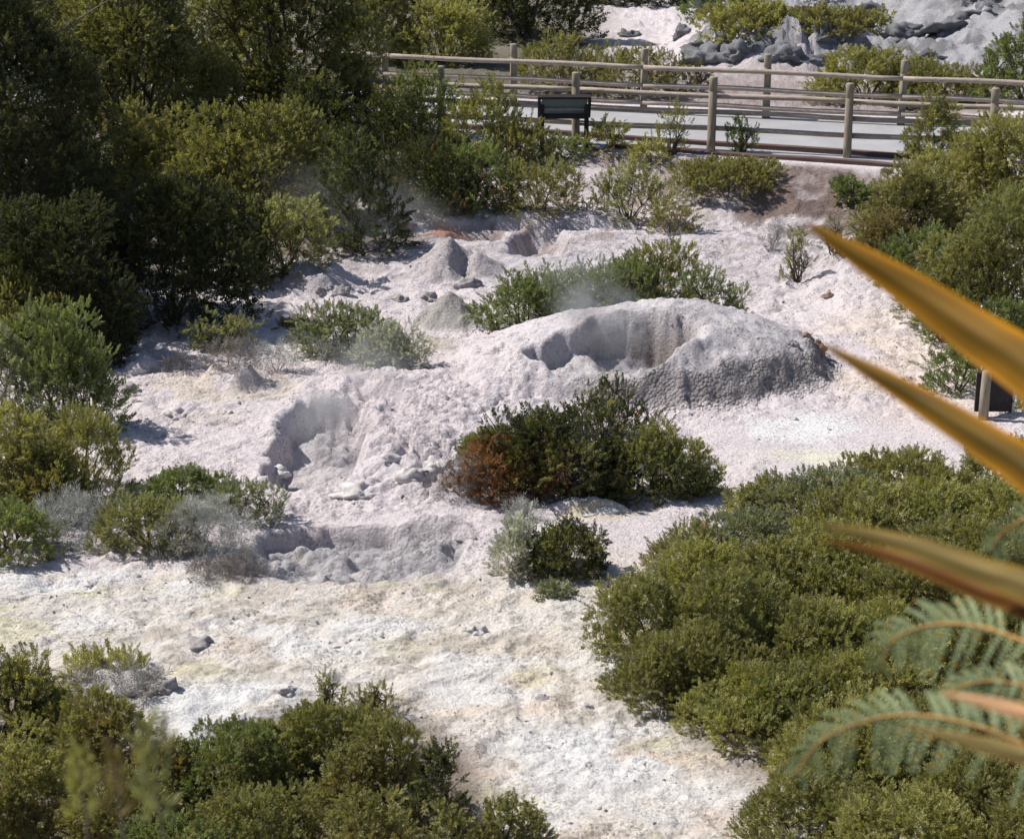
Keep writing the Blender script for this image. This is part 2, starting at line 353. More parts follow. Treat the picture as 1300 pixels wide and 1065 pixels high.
# muds
col = lerp(col, (.66, .59, .61), .8*I['shield']*ss(-.4, .2, n2+.2))
col = lerp(col, (.70, .67, .69), .5*I['shield']*ss(.1, .3, n1))
col = lerp(col, (.52, .485, .50), ss(0, .12, I['vol'])*ss(-1.6, .2, X-MX+.5*n2))
col = lerp(col, (.66, .62, .64), .75*ss(.2, .5, I['vol'])*(1-I['gf'])*ss(-.3, .2, n2))
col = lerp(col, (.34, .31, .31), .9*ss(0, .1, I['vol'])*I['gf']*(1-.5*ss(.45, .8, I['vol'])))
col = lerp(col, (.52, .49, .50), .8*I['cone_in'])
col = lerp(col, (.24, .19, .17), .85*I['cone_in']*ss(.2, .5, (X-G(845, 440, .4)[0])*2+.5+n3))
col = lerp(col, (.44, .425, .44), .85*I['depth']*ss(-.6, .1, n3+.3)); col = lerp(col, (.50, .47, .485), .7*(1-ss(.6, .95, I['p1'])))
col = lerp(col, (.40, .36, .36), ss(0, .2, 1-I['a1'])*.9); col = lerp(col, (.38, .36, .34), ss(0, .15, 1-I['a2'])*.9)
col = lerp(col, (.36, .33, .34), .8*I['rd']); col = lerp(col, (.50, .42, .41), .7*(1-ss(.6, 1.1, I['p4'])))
bg = ss(25.5, 28.5, Y+.5*n1)*(1-I['bank']); col = lerp(col, (.55, .51, .54), .7*bg*ss(-.5, .3, n1+.4)); col = lerp(col, (.38, .34, .34), .7*bg*ss(.08, .35, n3+.4*n1))
col = lerp(col, (.30, .22, .19), .6*bg*ss(.2, .4, n2)*ss(28, 30, Y))
re = 1-ss(.4, 1.1, ell(X, Y, (515, 268, 600, 286), .2)); col = lerp(col, (.40, .17, .10), .8*re*ss(-.2, .2, n2))
# bank below the fence
bk = I['bank']*(1-I['flat'])
col = lerp(col, (.26, .205, .19), bk*.8*(1-ss(3, 8, Y-I['by']))*ss(-.35, .15, n2+.15+.6*ss(1.5, 3.5, X)))
gl = ss(.1, .4, fbm(X*.25, Y*.25, 120, 4)+.02)*ss(1, 5, Y-I['by'])
col = lerp(col, (.16, .16, .175), ss(.0, .35, 1.15-I['rk'])*(Y > 36)*.92*ss(-.3, .1, n2)); sl = ss(40, 45, Y+(X-6)*.8+n1)*ss(3, 6, X); col = lerp(col, (.34, .34, .365), .9*sl); col = lerp(col, (.14, .14, .15), .8*sl*ss(.05, .25, fbm(X*.9, Y*.9, 122, 5)))
fh = ss(0, .35, I['hill']); col = lerp(col, (.27, .275, .31), .9*fh); col = lerp(col, (.11, .115, .125), .8*fh*ss(.0, .4, fbm(X*.6, Y*.6, 121, 5)))
col = lerp(col, (.20, .17, .15), ss(11.6, 10.2, Y)*.0)
col = lerp(col, (.16, .13, .10), .85*(1-ss(9.5, 11.8, Y)))
so_ = 1-ss(.6, 1.1, ell(X, Y, (925, 212, 1150, 266), .45)); col = lerp(col, (.20, .15, .135), 1.0*so_*(1-I['flat'])*ss(-.5, 0, n2))
so_ = (1-ss(.6, 1.1, ell(X, Y, (830, 196, 1000, 250), .5))); col = lerp(col, (.22, .17, .15), .7*so_*(1-I['flat'])*ss(-.2, .2, n2))
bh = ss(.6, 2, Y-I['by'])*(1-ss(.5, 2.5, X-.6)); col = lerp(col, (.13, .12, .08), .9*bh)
# leaf litter where shrubs crowd together
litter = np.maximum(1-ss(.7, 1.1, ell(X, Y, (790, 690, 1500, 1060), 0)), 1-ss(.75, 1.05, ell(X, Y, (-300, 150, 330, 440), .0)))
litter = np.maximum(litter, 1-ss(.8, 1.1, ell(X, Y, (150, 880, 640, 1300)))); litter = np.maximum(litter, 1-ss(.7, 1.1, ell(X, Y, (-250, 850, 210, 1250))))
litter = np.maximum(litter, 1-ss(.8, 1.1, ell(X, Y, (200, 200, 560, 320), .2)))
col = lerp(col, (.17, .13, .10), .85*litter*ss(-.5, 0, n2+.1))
col = lerp(col, (.30, .27, .27), .7*I['crack'])  # self-shadow of the cracks painted into the colour
nx, ny = len(xs), len(ys)
a = (np.arange(ny-1)[:, None]*nx+np.arange(nx-1)[None, :]).ravel(); FC = np.stack([a, a+1, a+nx+1, a+nx], 1)
fx = X[FC].mean(1); fyy = Y[FC].mean(1)
def fm(k): return I[k][FC].mean(1)
reg = np.zeros(len(FC), int)
reg[(fyy > fm('fy')-.42) & (fyy < fm('by')+.45) & (np.abs(fx) < 60)] = 1
reg[fm('r') < 1.0] = 2
reg[(fm('a1') < 1.02)] = 3; reg[(fm('a2') < 1.02)] = 4
reg[(fm('p1') < 1.2)] = 5; reg[(fm('p3') < 1.1)] = 6; reg[(fm('p4') < 1.15) & (reg == 0)] = 7; reg[(fm('p2') < 1.15) & (reg == 0)] = 8
VV = np.stack([X, Y, Z], 1)
def cut(k, name, m, **t):
    f = FC[reg == k]; u, inv = np.unique(f, return_inverse=True)
    V = VV[u].copy(); o0 = np.zeros(3)
    if k > 1: o0 = np.array([V[:, 0].mean(), V[:, 1].mean(), V[:, 2].min()]); V = V-o0
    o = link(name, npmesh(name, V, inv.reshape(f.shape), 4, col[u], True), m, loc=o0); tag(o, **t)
    if k == 2:
        at = o.data.attributes.new('rough', 'FLOAT', 'POINT'); at.data.foreach_set('value', np.clip(.12+.8*I['gf'][u]+.25*n3[u], .05, 1).astype(np.float32))
    return o
cut(0, 'ground', M_GROUND, kind='structure'); cut(1, 'path', M_PATH, kind='structure')
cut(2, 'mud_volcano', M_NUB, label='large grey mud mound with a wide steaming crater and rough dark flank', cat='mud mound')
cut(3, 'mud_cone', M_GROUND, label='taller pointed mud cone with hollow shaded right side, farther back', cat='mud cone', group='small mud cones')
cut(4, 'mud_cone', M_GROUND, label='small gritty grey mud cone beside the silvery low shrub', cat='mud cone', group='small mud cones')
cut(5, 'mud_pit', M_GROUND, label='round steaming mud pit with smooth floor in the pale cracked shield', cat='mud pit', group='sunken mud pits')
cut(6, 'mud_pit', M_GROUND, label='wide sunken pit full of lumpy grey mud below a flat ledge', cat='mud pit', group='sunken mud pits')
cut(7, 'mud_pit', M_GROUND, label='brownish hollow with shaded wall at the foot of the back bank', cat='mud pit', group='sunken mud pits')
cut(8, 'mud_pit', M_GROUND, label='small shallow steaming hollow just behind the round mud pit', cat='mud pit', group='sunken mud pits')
# ------------------------------------------------------------------ foliage
def template(nl, ll, lw, spread, tri=False):
    V = []; 
    for i in range(nl):
        t = .12+.88*(i+.5)/nl; az = i*2.399963+rng.uniform(-.4, .4); el = spread*(1-.5*t)*rng.uniform(.8, 1.2)
        d = np.array([math.cos(az)*math.sin(el), math.sin(az)*math.sin(el), math.cos(el)])
        s = np.cross(d, [math.cos(az+1.1), math.sin(az+1.1), .4]); s /= np.linalg.norm(s)
        L = ll*rng.uniform(.75, 1.25)*(1.05-.3*t); p = np.array([0, 0, t*.8])
        V += [p+s*lw*.5+d*L*.2, p+d*L, p-s*lw*.5+d*L*.2]
    return np.array(V)
TPL = {'bushy': [template(20, .27, .13, 1.15) for _ in range(3)], 'feather': [template(22, .24, .085, .8) for _ in range(3)],
       'dead': [template(13, .5, .040, .95) for _ in range(3)]}
PAL = {  # two leaf colours and a tip colour
 'olive': ((0.235, 0.215, 0.085), (0.16, 0.16, 0.06), (0.38, 0.35, 0.17)),
 'yellow': ((0.32, 0.295, 0.11), (0.225, 0.22, 0.08), (0.46, 0.42, 0.2)),
 'green': ((0.17, 0.2, 0.08), (0.12, 0.145, 0.058), (0.29, 0.32, 0.15)),
 'dark': ((.060, .066, .026), (.038, .044, .018), (.115, .120, .048)),  # deep green; on the left bank also stands in for shade
 'greygreen': ((0.23, 0.24, 0.16), (0.15, 0.16, 0.1), (0.38, 0.39, 0.3)),
 'silver': ((0.42, 0.42, 0.41), (0.28, 0.28, 0.28), (0.58, 0.58, 0.58)),
 'dead': ((.23, .20, .19), (.14, .115, .105), (.38, .35, .34)),
 'rust': ((0.27, 0.125, 0.065), (0.17, 0.08, 0.045), (0.36, 0.2, 0.1)),
 'brown': ((0.2, 0.145, 0.065), (0.13, 0.095, 0.045), (0.3, 0.24, 0.12)),
 'pale': ((0.27, 0.265, 0.13), (0.18, 0.18, 0.085), (0.42, 0.41, 0.24)),
}
nleaf = 0
def foliage(blobs, kind, pal, dist, zc, dens=1.0, sl=None, up=.6, mixp=None, core=False):
    """blobs: (centre, radii) in object space. Returns vertices and colours of leaf sprays."""
    global nleaf
    tp = TPL[kind]; L0 = sl or .0037*dist+.0185
    if kind == 'feather': L0 *= 1.2
    c1, c2, c3 = [np.array(c) for c in PAL[pal]]
    cb = np.array([b[0] for b in blobs]); rb = np.array([b[1] for b in blobs])
    Vs, Cs = [], []
    for k in range(len(blobs)):
        isc = core and k == len(blobs)-1; L = L0*(1.7 if isc else 1)
        r = rb[k]; area = 4*math.pi*((r[0]*r[1])**1.6/3+(r[0]*r[2])**1.6/3+(r[1]*r[2])**1.6/3)**(1/1.6)
        n = int(dens*area*(4.2 if isc else 4.6)/(L*L))+6
        d = rng.normal(size=(n, 3)); d /= np.linalg.norm(d, axis=1)[:, None]
        keep = (d[:, 2] > -.35) | (rng.random(n) < .35); d = d[keep]; n = len(d)
        rad = 1-.38*rng.random(n)**1.6+(rng.random(n) < .16)*rng.random(n)*.32*(d[:, 2] > -.1)
        P = cb[k]+d*r*rad[:, None]
        q = np.full(n, 9.)
        for j in range(len(blobs)):
            if j != k: q = np.minimum(q, np.sqrt((((P-cb[j])/rb[j])**2).sum(1)))
        if core and not isc: q = np.where(np.sqrt((((P-cb[-1])/rb[-1])**2).sum(1)) < .78, 0, q)
        keep = (q > .8) | (rng.random(n) < (.55 if isc else .15))
        keep &= P[:, 2] > zc-.02
        P = P[keep]; d = d[keep]; rad = rad[keep]; n = len(P)
        if n == 0: continue
        nn = d/r; nn /= np.linalg.norm(nn, axis=1)[:, None]
        A = nn*.7+np.array([0, 0, up])+rng.normal(size=(n, 3))*.45; A /= np.linalg.norm(A, axis=1)[:, None]
        B = np.cross(A, rng.normal(size=(n, 3))); B /= np.linalg.norm(B, axis=1)[:, None]; Q = np.cross(A, B)
        R = np.stack([B, Q, A], 2)*(L*rng.uniform(.6, 1.35, n))[:, None, None]
        which = rng.integers(0, 3, n); bt = rng.random(3)
        hueb = rng.normal()*.10
        for w in range(3):
            s = which == w; m = int(s.sum())
            if not m: continue
            V = np.einsum('nij,vj->nvi', R[s], tp[w])+P[s][:, None, :]
            t = np.clip(rng.random(m)*.8+.25*hueb+.1, 0, 1)
            base = c1*t[:, None]+c2*(1-t[:, None])
            vt = np.clip(tp[w][:, 2], 0, 1)[None, :, None]**2*.75
            tipw = vt*rng.random((m, 1, 1))
            cc = base[:, None, :]*(1-tipw)+c3*tipw
            if mixp:
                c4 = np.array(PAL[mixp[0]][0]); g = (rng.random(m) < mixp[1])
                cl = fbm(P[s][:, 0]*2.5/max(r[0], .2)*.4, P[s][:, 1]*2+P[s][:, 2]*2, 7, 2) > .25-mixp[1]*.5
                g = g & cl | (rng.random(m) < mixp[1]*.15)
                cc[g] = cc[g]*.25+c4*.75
            cc = cc*rng.uniform(.75, 1.3, (m, 1, 1))*(1+.25*hueb)
            Vs.append(V.reshape(-1, 3)); Cs.append(np.clip(cc, 0, .9).reshape(-1, 3))
    V = np.concatenate(Vs); Cc = np.concatenate(Cs); nleaf += len(V)//3
    return V, Cc
def branches(blobs, base_r, n, zc, seed, fork=2):
    rs = random.Random(seed); m = MB()
    for i in range(n):
        b = blobs[rs.randrange(len(blobs))]; e = Vector(b[0])+Vector((rs.uniform(-.4, .4)*b[1][0], rs.uniform(-.4, .4)*b[1][1], rs.uniform(.0, .5)*b[1][2]))
        st = Vector((rs.uniform(-1, 1)*base_r*2.2, rs.uniform(-1, 1)*base_r*2.2, zc-.05))
        mid = st.lerp(e, .5)+Vector((rs.uniform(-.1, .1), rs.uniform(-.1, .1), rs.uniform(-.02, .12)))*(e-st).length*.7
        rr = base_r*rs.uniform(.35, .8)
        if rs.random() < .3: e = Vector((e.x*1.15, e.y*1.15, e.z+b[1][2]*.7))
        m.tube([st, st.lerp(mid, .5)+Vector((rs.uniform(-.02, .02), rs.uniform(-.02, .02), 0)), mid, e], [rr, rr*.8, rr*.55, rr*.2], 5, False)
        for f in range(fork):
            s2 = mid.lerp(e, rs.uniform(0, .5)); dd = Vector((rs.uniform(-1, 1), rs.uniform(-1, 1), rs.uniform(.2, 1))).normalized()*(e-st).length*rs.uniform(.25, .5)
            m.tube([s2, s2+dd*.5+Vector((0, 0, .02)), s2+dd], [rr*.5, rr*.3, rr*.1], 4, False)
    return m
count = 0
def shrub(box, pal, kind, label, name='shrub', cat='shrub', ry=None, dens=1.0, z=None, up=.4, mixp=None, group=None, nb=None, sparse=0, sprig=None, flatk=1.0, back=.85, trunk=None, pl=None):
    """box: the shrub's place and size as seen: left, top, right, foot (photo pixels)."""
    global count; count += 1
    x0, y0, x1, y1 = box
    if not sparse:
        q = (.02 if group and group[0:5] == 'bushe' and 'left' in group else .15) if group else .06; dx = (x1-x0)*q; x0 -= dx; x1 += dx; y0 -= (y1-y0)*.04
    xm = (x0+x1)/2
    g = hit(xm, y1) if pl is None else G(xm, y1, pl)
    dep = g[1]*cp+(H-g[2])*sp
    rx = (x1-x0)/2*dep/F; RY = (ry if ry else .85)*rx
    cy = g[1]+RY*back; rx *= cy/g[1]; cx = g[0]*cy/g[1]; z0 = hz(cx, cy)
    top = zrow(xm, y0, cy+RY*.15)-z0; top = max(top, .12)
    dist = math.hypot(cy, H)
    L = .0046*dist+.014; lsz = random.Random(count*7).uniform(.8, 1.2)
    hh = max(top-L*.45, .08)
    rs = random.Random(count*13+5)
    n = nb or int(12+5*max(rx*2.2, hh)/(.16+.018*dist)); n = min(n, 46)
    blobs = []
    ax = max(rx-L*.35, rx*.6); ay = max(RY-L*.35, RY*.6)
    for i in range(n):
        for tr in range(12):
            a = rs.uniform(0, 2*math.pi); u = rs.random()**.5; zf = rs.uniform(.0, 1)
            el = math.asin(zf); f = rs.uniform(.62, .97)
            c = (math.cos(a)*math.cos(el)*f*ax, math.sin(a)*math.cos(el)*f*ay, zf*f*hh)
            if all(sum(((c[q]-b[0][q])/(ax, ay, hh)[q])**2 for q in range(3)) > (1.15/n**.5)**2*.5 for b in blobs): break
        s = rs.uniform(.6, 1.3)*(.17+.55/n**.5)
        rr = (ax*s, ay*s, min(hh*s*flatk*1.05, (ax+ay)*.6*s))
        c = (c[0], c[1], min(max(c[2], rr[2]*.35), hh-rr[2]*rs.uniform(.75, 1.15)) if hh > rr[2]*1.4 else c[2]*.6)
        blobs.append((c, rr))
    if not sparse: blobs.append(((0, 0, hh*.03), (ax*.86, ay*.86, hh*.74)))
    root = empty(name, (cx, cy, z0)); tag(root, label, cat, group)
    V, Cc = foliage(blobs, kind, pal, dist, -.03, dens*(.92 if not sparse else 1), (.0037*dist+.0185)*lsz, up, mixp, core=not sparse)
    Fq = np.arange(len(V)).reshape(-1, 3)
    link('foliage', npmesh('foliage', V, Fq, 3, Cc), M_DRY if kind == 'dead' else M_LEAF, root)
    nb_ = int(7+rx*6) if not sparse else int(14+rx*14)
    m = branches(blobs, (trunk or .016+.012*rx) if kind != 'dead' else .010, nb_, 0, count, 2 if not sparse else 5)
    m.build('trunk' if cat == 'tree' else 'stems', M_PALE if pal in ('silver', 'dead') else M_BARK, root)
    return root
T = dict(name='tree', cat='tree')
# trees and tall scrub on the left bank; dark leaves paint in its shade
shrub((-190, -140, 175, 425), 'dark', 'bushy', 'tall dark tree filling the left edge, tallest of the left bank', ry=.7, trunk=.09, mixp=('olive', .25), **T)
shrub((60, -110, 300, 250), 'olive', 'bushy', 'broad olive tree with sunlit crown behind the tall dark tree', ry=.8, trunk=.08, mixp=('dark', .5), dens=1.3, **T)  # dark leaf mix puts the crown's shade into its colour
shrub((240, -110, 480, 205), 'olive', 'bushy', 'olive tree with dark hollow underneath, right of the broad olive tree', ry=.7, trunk=.08, mixp=('dark', .6), dens=1.3, **T)  # shade on this crown painted in with dark leaves
shrub((-60, -160, 160, 60), 'olive', 'bushy', 'sunlit olive crown rising behind at the top left corner', ry=.8, trunk=.08, z=.4, **T)
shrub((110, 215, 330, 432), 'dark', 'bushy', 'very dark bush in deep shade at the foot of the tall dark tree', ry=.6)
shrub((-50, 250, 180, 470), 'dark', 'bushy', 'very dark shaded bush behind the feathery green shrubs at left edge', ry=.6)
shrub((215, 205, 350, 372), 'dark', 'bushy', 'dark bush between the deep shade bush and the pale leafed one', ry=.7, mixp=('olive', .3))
shrub((218, 132, 440, 300), 'olive', 'bushy', 'sunlit yellow green bush in the middle of the dark left bank', ry=.6, mixp=('dark', .3))
shrub((130, 130, 262, 270), 'olive', 'bushy', 'olive bush left of the sunlit yellow green bush', ry=.6)
shrub((304, 236, 424, 358), 'pale', 'bushy', 'pale grey green bush at the edge of the mud below the sunlit bush', ry=.7, dens=.8)
shrub((395, 165, 520, 330), 'dark', 'feather', 'dark green bush right of the pale grey green bush, overhanging mud', ry=.7, mixp=('green', .3))
shrub((430, 105, 560, 240), 'dark', 'feather', 'dark green feathery bush at the left end of the fence rails', ry=.6, mixp=('olive', .3))
shrub((470, 175, 610, 290), 'dark', 'feather', 'dark green bush above the reddish patch of bank', ry=.7, mixp=('rust', .12))
shrub((480, 78, 600, 215), 'green', 'feather', 'tall feathery green shrub covering the left part of the fence', ry=.6, up=.9, mixp=('olive', .4))
shrub((560, 92, 668, 225), 'olive', 'feather', 'tall olive feathery shrub reaching the top rail left of the information board', ry=.6, up=.9, mixp=('green', .3))
shrub((600, 150, 700, 228), 'olive', 'feather', 'olive feathery shrub touching the left leg of the information board', ry=.6, up=.8, mixp=('yellow', .3))
shrub((530, 185, 665, 280), 'green', 'feather', 'green shrub with reddish brown twigs hanging over the bank', ry=.6, mixp=('rust', .22))
shrub((545, 235, 605, 290), 'pale', 'bushy', 'small pale leafed shrub at the foot of the reddish twigged shrub', ry=.7, dens=.6, sparse=1)
shrub((630, 205, 742, 278), 'olive', 'feather', 'low olive shrub on the bank edge above the brownish hollow', ry=.6, mixp=('brown', .4))
shrub((688, 172, 745, 214), 'green', 'feather', 'green clump growing beneath the information board', ry=.7, mixp=('yellow', .3))
shrub((-470, -330, -60, 360), 'dark', 'bushy', 'very tall dark tree added beyond the left edge to shade the bank', ry=.7, trunk=.12, **T)  # out of frame, added to throw shade on the left bank
shrub((-360, -400, -10, 230), 'dark', 'bushy', 'very tall tree added behind the other shading one beyond the left edge', ry=.7, trunk=.12, **T)  # second unseen tree, added for the same shade
shrub((340, 60, 470, 250), 'dark', 'bushy', 'dark bush under the hollow of the second olive tree', ry=.6, mixp=('olive', .2))
shrub((-40, 120, 140, 330), 'dark', 'bushy', 'dark bush half buried in the shade in front of the tallest tree', ry=.6)
shrub((300, 60, 400, 190), 'olive', 'bushy', 'olive bush behind the sunlit yellow green bush', ry=.6)
shrub((120, 40, 240, 180), 'olive', 'bushy', 'olive bush between the two broad trees at left', ry=.6, mixp=('yellow', .3))
shrub((0, 560, 120, 670), 'olive', 'bushy', 'olive bush with brown twigs between the yellow bush and the low bright one', ry=.6, mixp=('brown', .4))
shrub((60, 430, 165, 560), 'green', 'feather', 'green shrub at the edge of the cracked mud under the tall feathery one', ry=.7, mixp=('greygreen', .3))
shrub((640, 330, 760, 410), 'green', 'feather', 'low front bush of the green clump left of the volcano crest', pl=.05, ry=.5, mixp=('greygreen', .3))
shrub((730, 330, 860, 405), 'green', 'feather', 'low front bush of the green clump behind the crest middle', pl=.05, ry=.5, mixp=('olive', .3))
# around the fence
shrub((742, 155, 800, 202), 'olive', 'feather', 'small olive shrub just right of the information board leg', ry=.6, mixp=('brown', .3))
shrub((820, 125, 880, 205), 'olive', 'feather', 'slender airy shrub standing in front of the rails left of the middle post', ry=.5, dens=.62, sparse=1, up=.9)
shrub((914, 142, 968, 196), 'green', 'feather', 'thin see-through shrub right of the middle fence post', ry=.5, dens=.35, sparse=1, up=1)
shrub((800, 178, 850, 212), 'yellow', 'feather', 'low yellowish tuft at the foot of the slender airy shrub', ry=.6)
shrub((850, 202, 985, 264), 'olive', 'bushy', 'low spreading shrub on the bank under the dark timber edging', ry=.6, mixp=('brown', .3))
shrub((745, 208, 852, 290), 'pale', 'feather', 'grey olive shrub sprawling down the pale bank', ry=.6, dens=.8, mixp=('brown', .4))
shrub((820, 225, 880, 300), 'olive', 'feather', 'narrow olive shrub at the lower edge of the pale bank', ry=.6, dens=.7, mixp=('brown', .3))
shrub((1050, 228, 1110, 262), 'green', 'bushy', 'small bright green tuft on brown soil under the right rails', ry=.6)
# behind the fence
shrub((420, -50, 530, 88), 'olive', 'bushy', 'olive bush behind the far fence at its left end', z=.6, ry=.7)
shrub((505, -5, 620, 92), 'yellow', 'bushy', 'bright yellow green bush behind the far fence', z=.6, ry=.7, mixp=('pale', .3))
shrub((575, -130, 755, 62), 'dark', 'bushy', 'dark tree behind the far fence left of the white flat', z=.6, ry=.7, trunk=.08, mixp=('olive', .3), **T)
shrub((455, -150, 620, 20), 'dark', 'bushy', 'dark olive tree at the top edge behind the bright bush', z=.6, ry=.7, trunk=.08, mixp=('olive', .5), **T)
shrub((655, 45, 770, 122), 'olive', 'feather', 'brownish olive shrub behind the far fence, left of the second far post', z=.6, ry=.6, mixp=('brown', .4))
shrub((745, 58, 862, 128), 'olive', 'feather', 'wide olive shrub behind the second far post', z=.6, ry=.6, mixp=('brown', .3))
shrub((835, 72, 900, 122), 'dark', 'feather', 'small dark twiggy shrub where the far white ground begins', z=.6, ry=.6, dens=.7, mixp=('brown', .5))
shrub((890, 2, 1010, 58), 'yellow', 'bushy', 'yellowish bush on top of the grey rocks', ry=.6, z=1.0, mixp=('brown', .3))
shrub((985, 12, 1120, 66), 'olive', 'bushy', 'olive and brown bush on the rocky bank right of the yellowish bush', ry=.6, z=1.0, mixp=('brown', .4))
shrub((1035, 58, 1165, 132), 'yellow', 'bushy', 'broad yellow green bush behind the far fence near its right post', z=.6, ry=.6, mixp=('olive', .4))
shrub((1120, 75, 1250, 140), 'olive', 'bushy', 'olive bush behind the right end of the far fence', z=.6, ry=.6, mixp=('brown', .25))
shrub((1240, 20, 1360, 135), 'green', 'bushy', 'tall green bush at the upper right edge behind the fence', z=.6, ry=.6, mixp=('brown', .3))
shrub((740, -45, 880, 14), 'dark', 'bushy', 'dark shrub beyond the white flat at the top edge', z=.7, ry=.6)
shrub((870, -45, 960, 8), 'green', 'bushy', 'small green bush at top edge right of the dark far shrub', z=.7, ry=.6)
shrub((1010, -50, 1140, 4), 'dark', 'bushy', 'dark bush at the top edge on the grey slope', ry=.6, z=2)
shrub((1200, -60, 1330, 12), 'dark', 'bushy', 'dark bush in the top right corner on the grey slope', ry=.6, z=2.4)
shrub((830, 590, 916, 636), 'green', 'feather', 'low pointed bush spreading at the right end of the central clump', ry=.5, up=.2, mixp=('yellow', .4))
shrub((1098, 205, 1230, 335), 'olive', 'bushy', 'olive bush in the middle of the right bank above the flax tip', ry=.6, mixp=('brown', .3))
shrub((1084, 262, 1165, 342), 'brown', 'bushy', 'brownish bush low on the right bank behind the flax tip', ry=.6, mixp=('olive', .5))
shrub((1140, 300, 1290, 425), 'olive', 'bushy', 'olive bush seen just above the middle of the upper flax blade', ry=.6, mixp=('green', .4))
shrub((1215, 370, 1350, 480), 'green', 'bushy', 'green bush between the two flax blades at the right edge', ry=.6, mixp=('olive', .4))
shrub((1160, 170, 1290, 270), 'yellow', 'bushy', 'yellowish bush in front of the right rails on the crest of the bank', ry=.6, mixp=('olive', .4))
# right bank
shrub((1150, 112, 1222, 215), 'olive', 'bushy', 'upright olive shrub poking up in front of the right rails', ry=.7, mixp=('yellow', .3))
shrub((1205, 140, 1380, 300), 'yellow', 'bushy', 'yellow olive bush at the right edge in front of the rails', ry=.6, mixp=('olive', .4))
shrub((1088, 185, 1232, 345), 'olive', 'bushy', 'large brownish olive bush above the tip of the upper flax blade', ry=.6, mixp=('brown', .3))
shrub((1180, 235, 1400, 440), 'olive', 'bushy', 'large olive bush behind the upper flax blade at the right edge', ry=.6, mixp=('green', .4))
shrub((1110, 285, 1215, 375), 'green', 'bushy', 'green bush at the foot of the large brownish olive bush', ry=.6, mixp=('brown', .3))
shrub((1168, 425, 1262, 505), 'green', 'feather', 'feathery green shrub left of the small black sign', ry=.6)
shrub((1275, 440, 1370, 530), 'green', 'feather', 'green shrub right of the small black sign', ry=.6)
shrub((1165, 372, 1230, 440), 'green', 'feather', 'low green shrub at the edge of the pinkish ground', ry=.6)
# left middle
shrub((-70, 385, 60, 560), 'greygreen', 'feather', 'grey green shrub at the left edge', ry=.7, up=.9, mixp=('silver', .5))
shrub((20, 380, 150, 560), 'green', 'feather', 'tall feathery green shrub in front of the dark trees at left', ry=.7, up=1.0, mixp=('greygreen', .3))
shrub((-30, 340, 100, 480), 'olive', 'feather', 'olive feathery shrub behind the grey green one at the left edge', ry=.6, up=.9)
shrub((-60, 515, 100, 655), 'yellow', 'bushy', 'yellow green bush at the left edge above the silvery dead twigs', ry=.6, mixp=('brown', .2))
shrub((50, 512, 168, 640), 'olive', 'feather', 'rounded olive bush casting shade on the cracked mud', ry=.8, up=.8, mixp=('yellow', .45))
shrub((-60, 640, 72, 722), 'green', 'bushy', 'low bright green bush at left edge beside white ground', ry=.7, mixp=('yellow', .3))
shrub((40, 628, 145, 702), 'silver', 'dead', 'tangle of silvery dead twigs between two green bushes at left', ry=.7, name='dead_shrub')
shrub((180, 590, 300, 660), 'green', 'bushy', 'low green shrub on the cracked mud left of the lumpy pit', ry=.6, mixp=('greygreen', .3))
shrub((262, 608, 358, 668), 'greygreen', 'feather', 'grey green shrub with twiggy right side above the lumpy pit', ry=.6, up=.4)
shrub((132, 628, 262, 716), 'pale', 'bushy', 'soft olive shrub beside the silvery dead bush', ry=.6, mixp=('olive', .5))
shrub((195, 632, 312, 722), 'silver', 'dead', 'silvery dead bush at the left rim of the lumpy pit', ry=.7, name='dead_shrub', dens=1.2)
shrub((240, 712, 285, 748), 'dead', 'dead', 'tiny brown dry tuft on the white ground', ry=.7, name='dry_tuft', cat='dry tuft')
shrub((278, 700, 345, 742), 'dead', 'dead', 'low tangle of dark dry roots at the corner of the lumpy pit', ry=.6, name='dry_tangle', cat='dry twigs')
# middle distance
shrub((240, 382, 338, 452), 'pale', 'bushy', 'airy pale shrub standing in the shade at the edge of the mud', ry=.5, dens=.45, sparse=1)
shrub((262, 430, 335, 474), 'dead', 'dead', 'brown dry scrub under the airy pale shrub', ry=.5, name='dry_scrub', cat='dry shrub')
shrub((320, 435, 382, 480), 'silver', 'dead', 'silvery dry scrub right of the brown dry scrub', ry=.5, name='dry_scrub', cat='dry shrub', dens=.8)
shrub((205, 450, 255, 475), 'dead', 'dead', 'small dry scrub among rocks left of the pale mound', ry=.5, name='dry_scrub', cat='dry shrub', dens=.8)
shrub((380, 388, 505, 460), 'greygreen', 'feather', 'low shrub green on top with silver lower branches', ry=.5, up=.3, mixp=('green', .3), dens=1.4)
shrub((395, 428, 510, 464), 'silver', 'dead', 'silver dead branches fringing the low green shrub', ry=.4, name='dead_branches', cat='dead branches')
shrub((445, 408, 552, 466), 'silver', 'feather', 'silvery low shrub left of the gritty grey cone', ry=.5, up=.2, mixp=('greygreen', .2), dens=1.4)
shrub((355, 402, 410, 420), 'brown', 'feather', 'low brown tuft at the back of the green and silver shrub', ry=.5)
shrub((606, 348, 722, 416), 'green', 'feather', 'left end bush of the green clump behind the volcano', pl=.05, ry=.5, mixp=('greygreen', .2))
shrub((680, 330, 820, 400), 'green', 'feather', 'middle bush of the green clump behind the volcano', pl=.05, ry=.5, mixp=('olive', .4))
shrub((770, 306, 900, 396), 'olive', 'feather', 'tallest bush of the green clump right behind the volcano crest', pl=.05, ry=.5, up=.8, mixp=('green', .5))
shrub((855, 335, 945, 404), 'green', 'feather', 'right end bush of the clump sinking to grey twigs', pl=.05, ry=.5, mixp=('silver', .2))
shrub((950, 265, 1005, 322), 'dead', 'dead', 'see-through dry grey shrub below the bank on pale mud', ry=.5, name='dry_shrub', sparse=1, dens=.5)
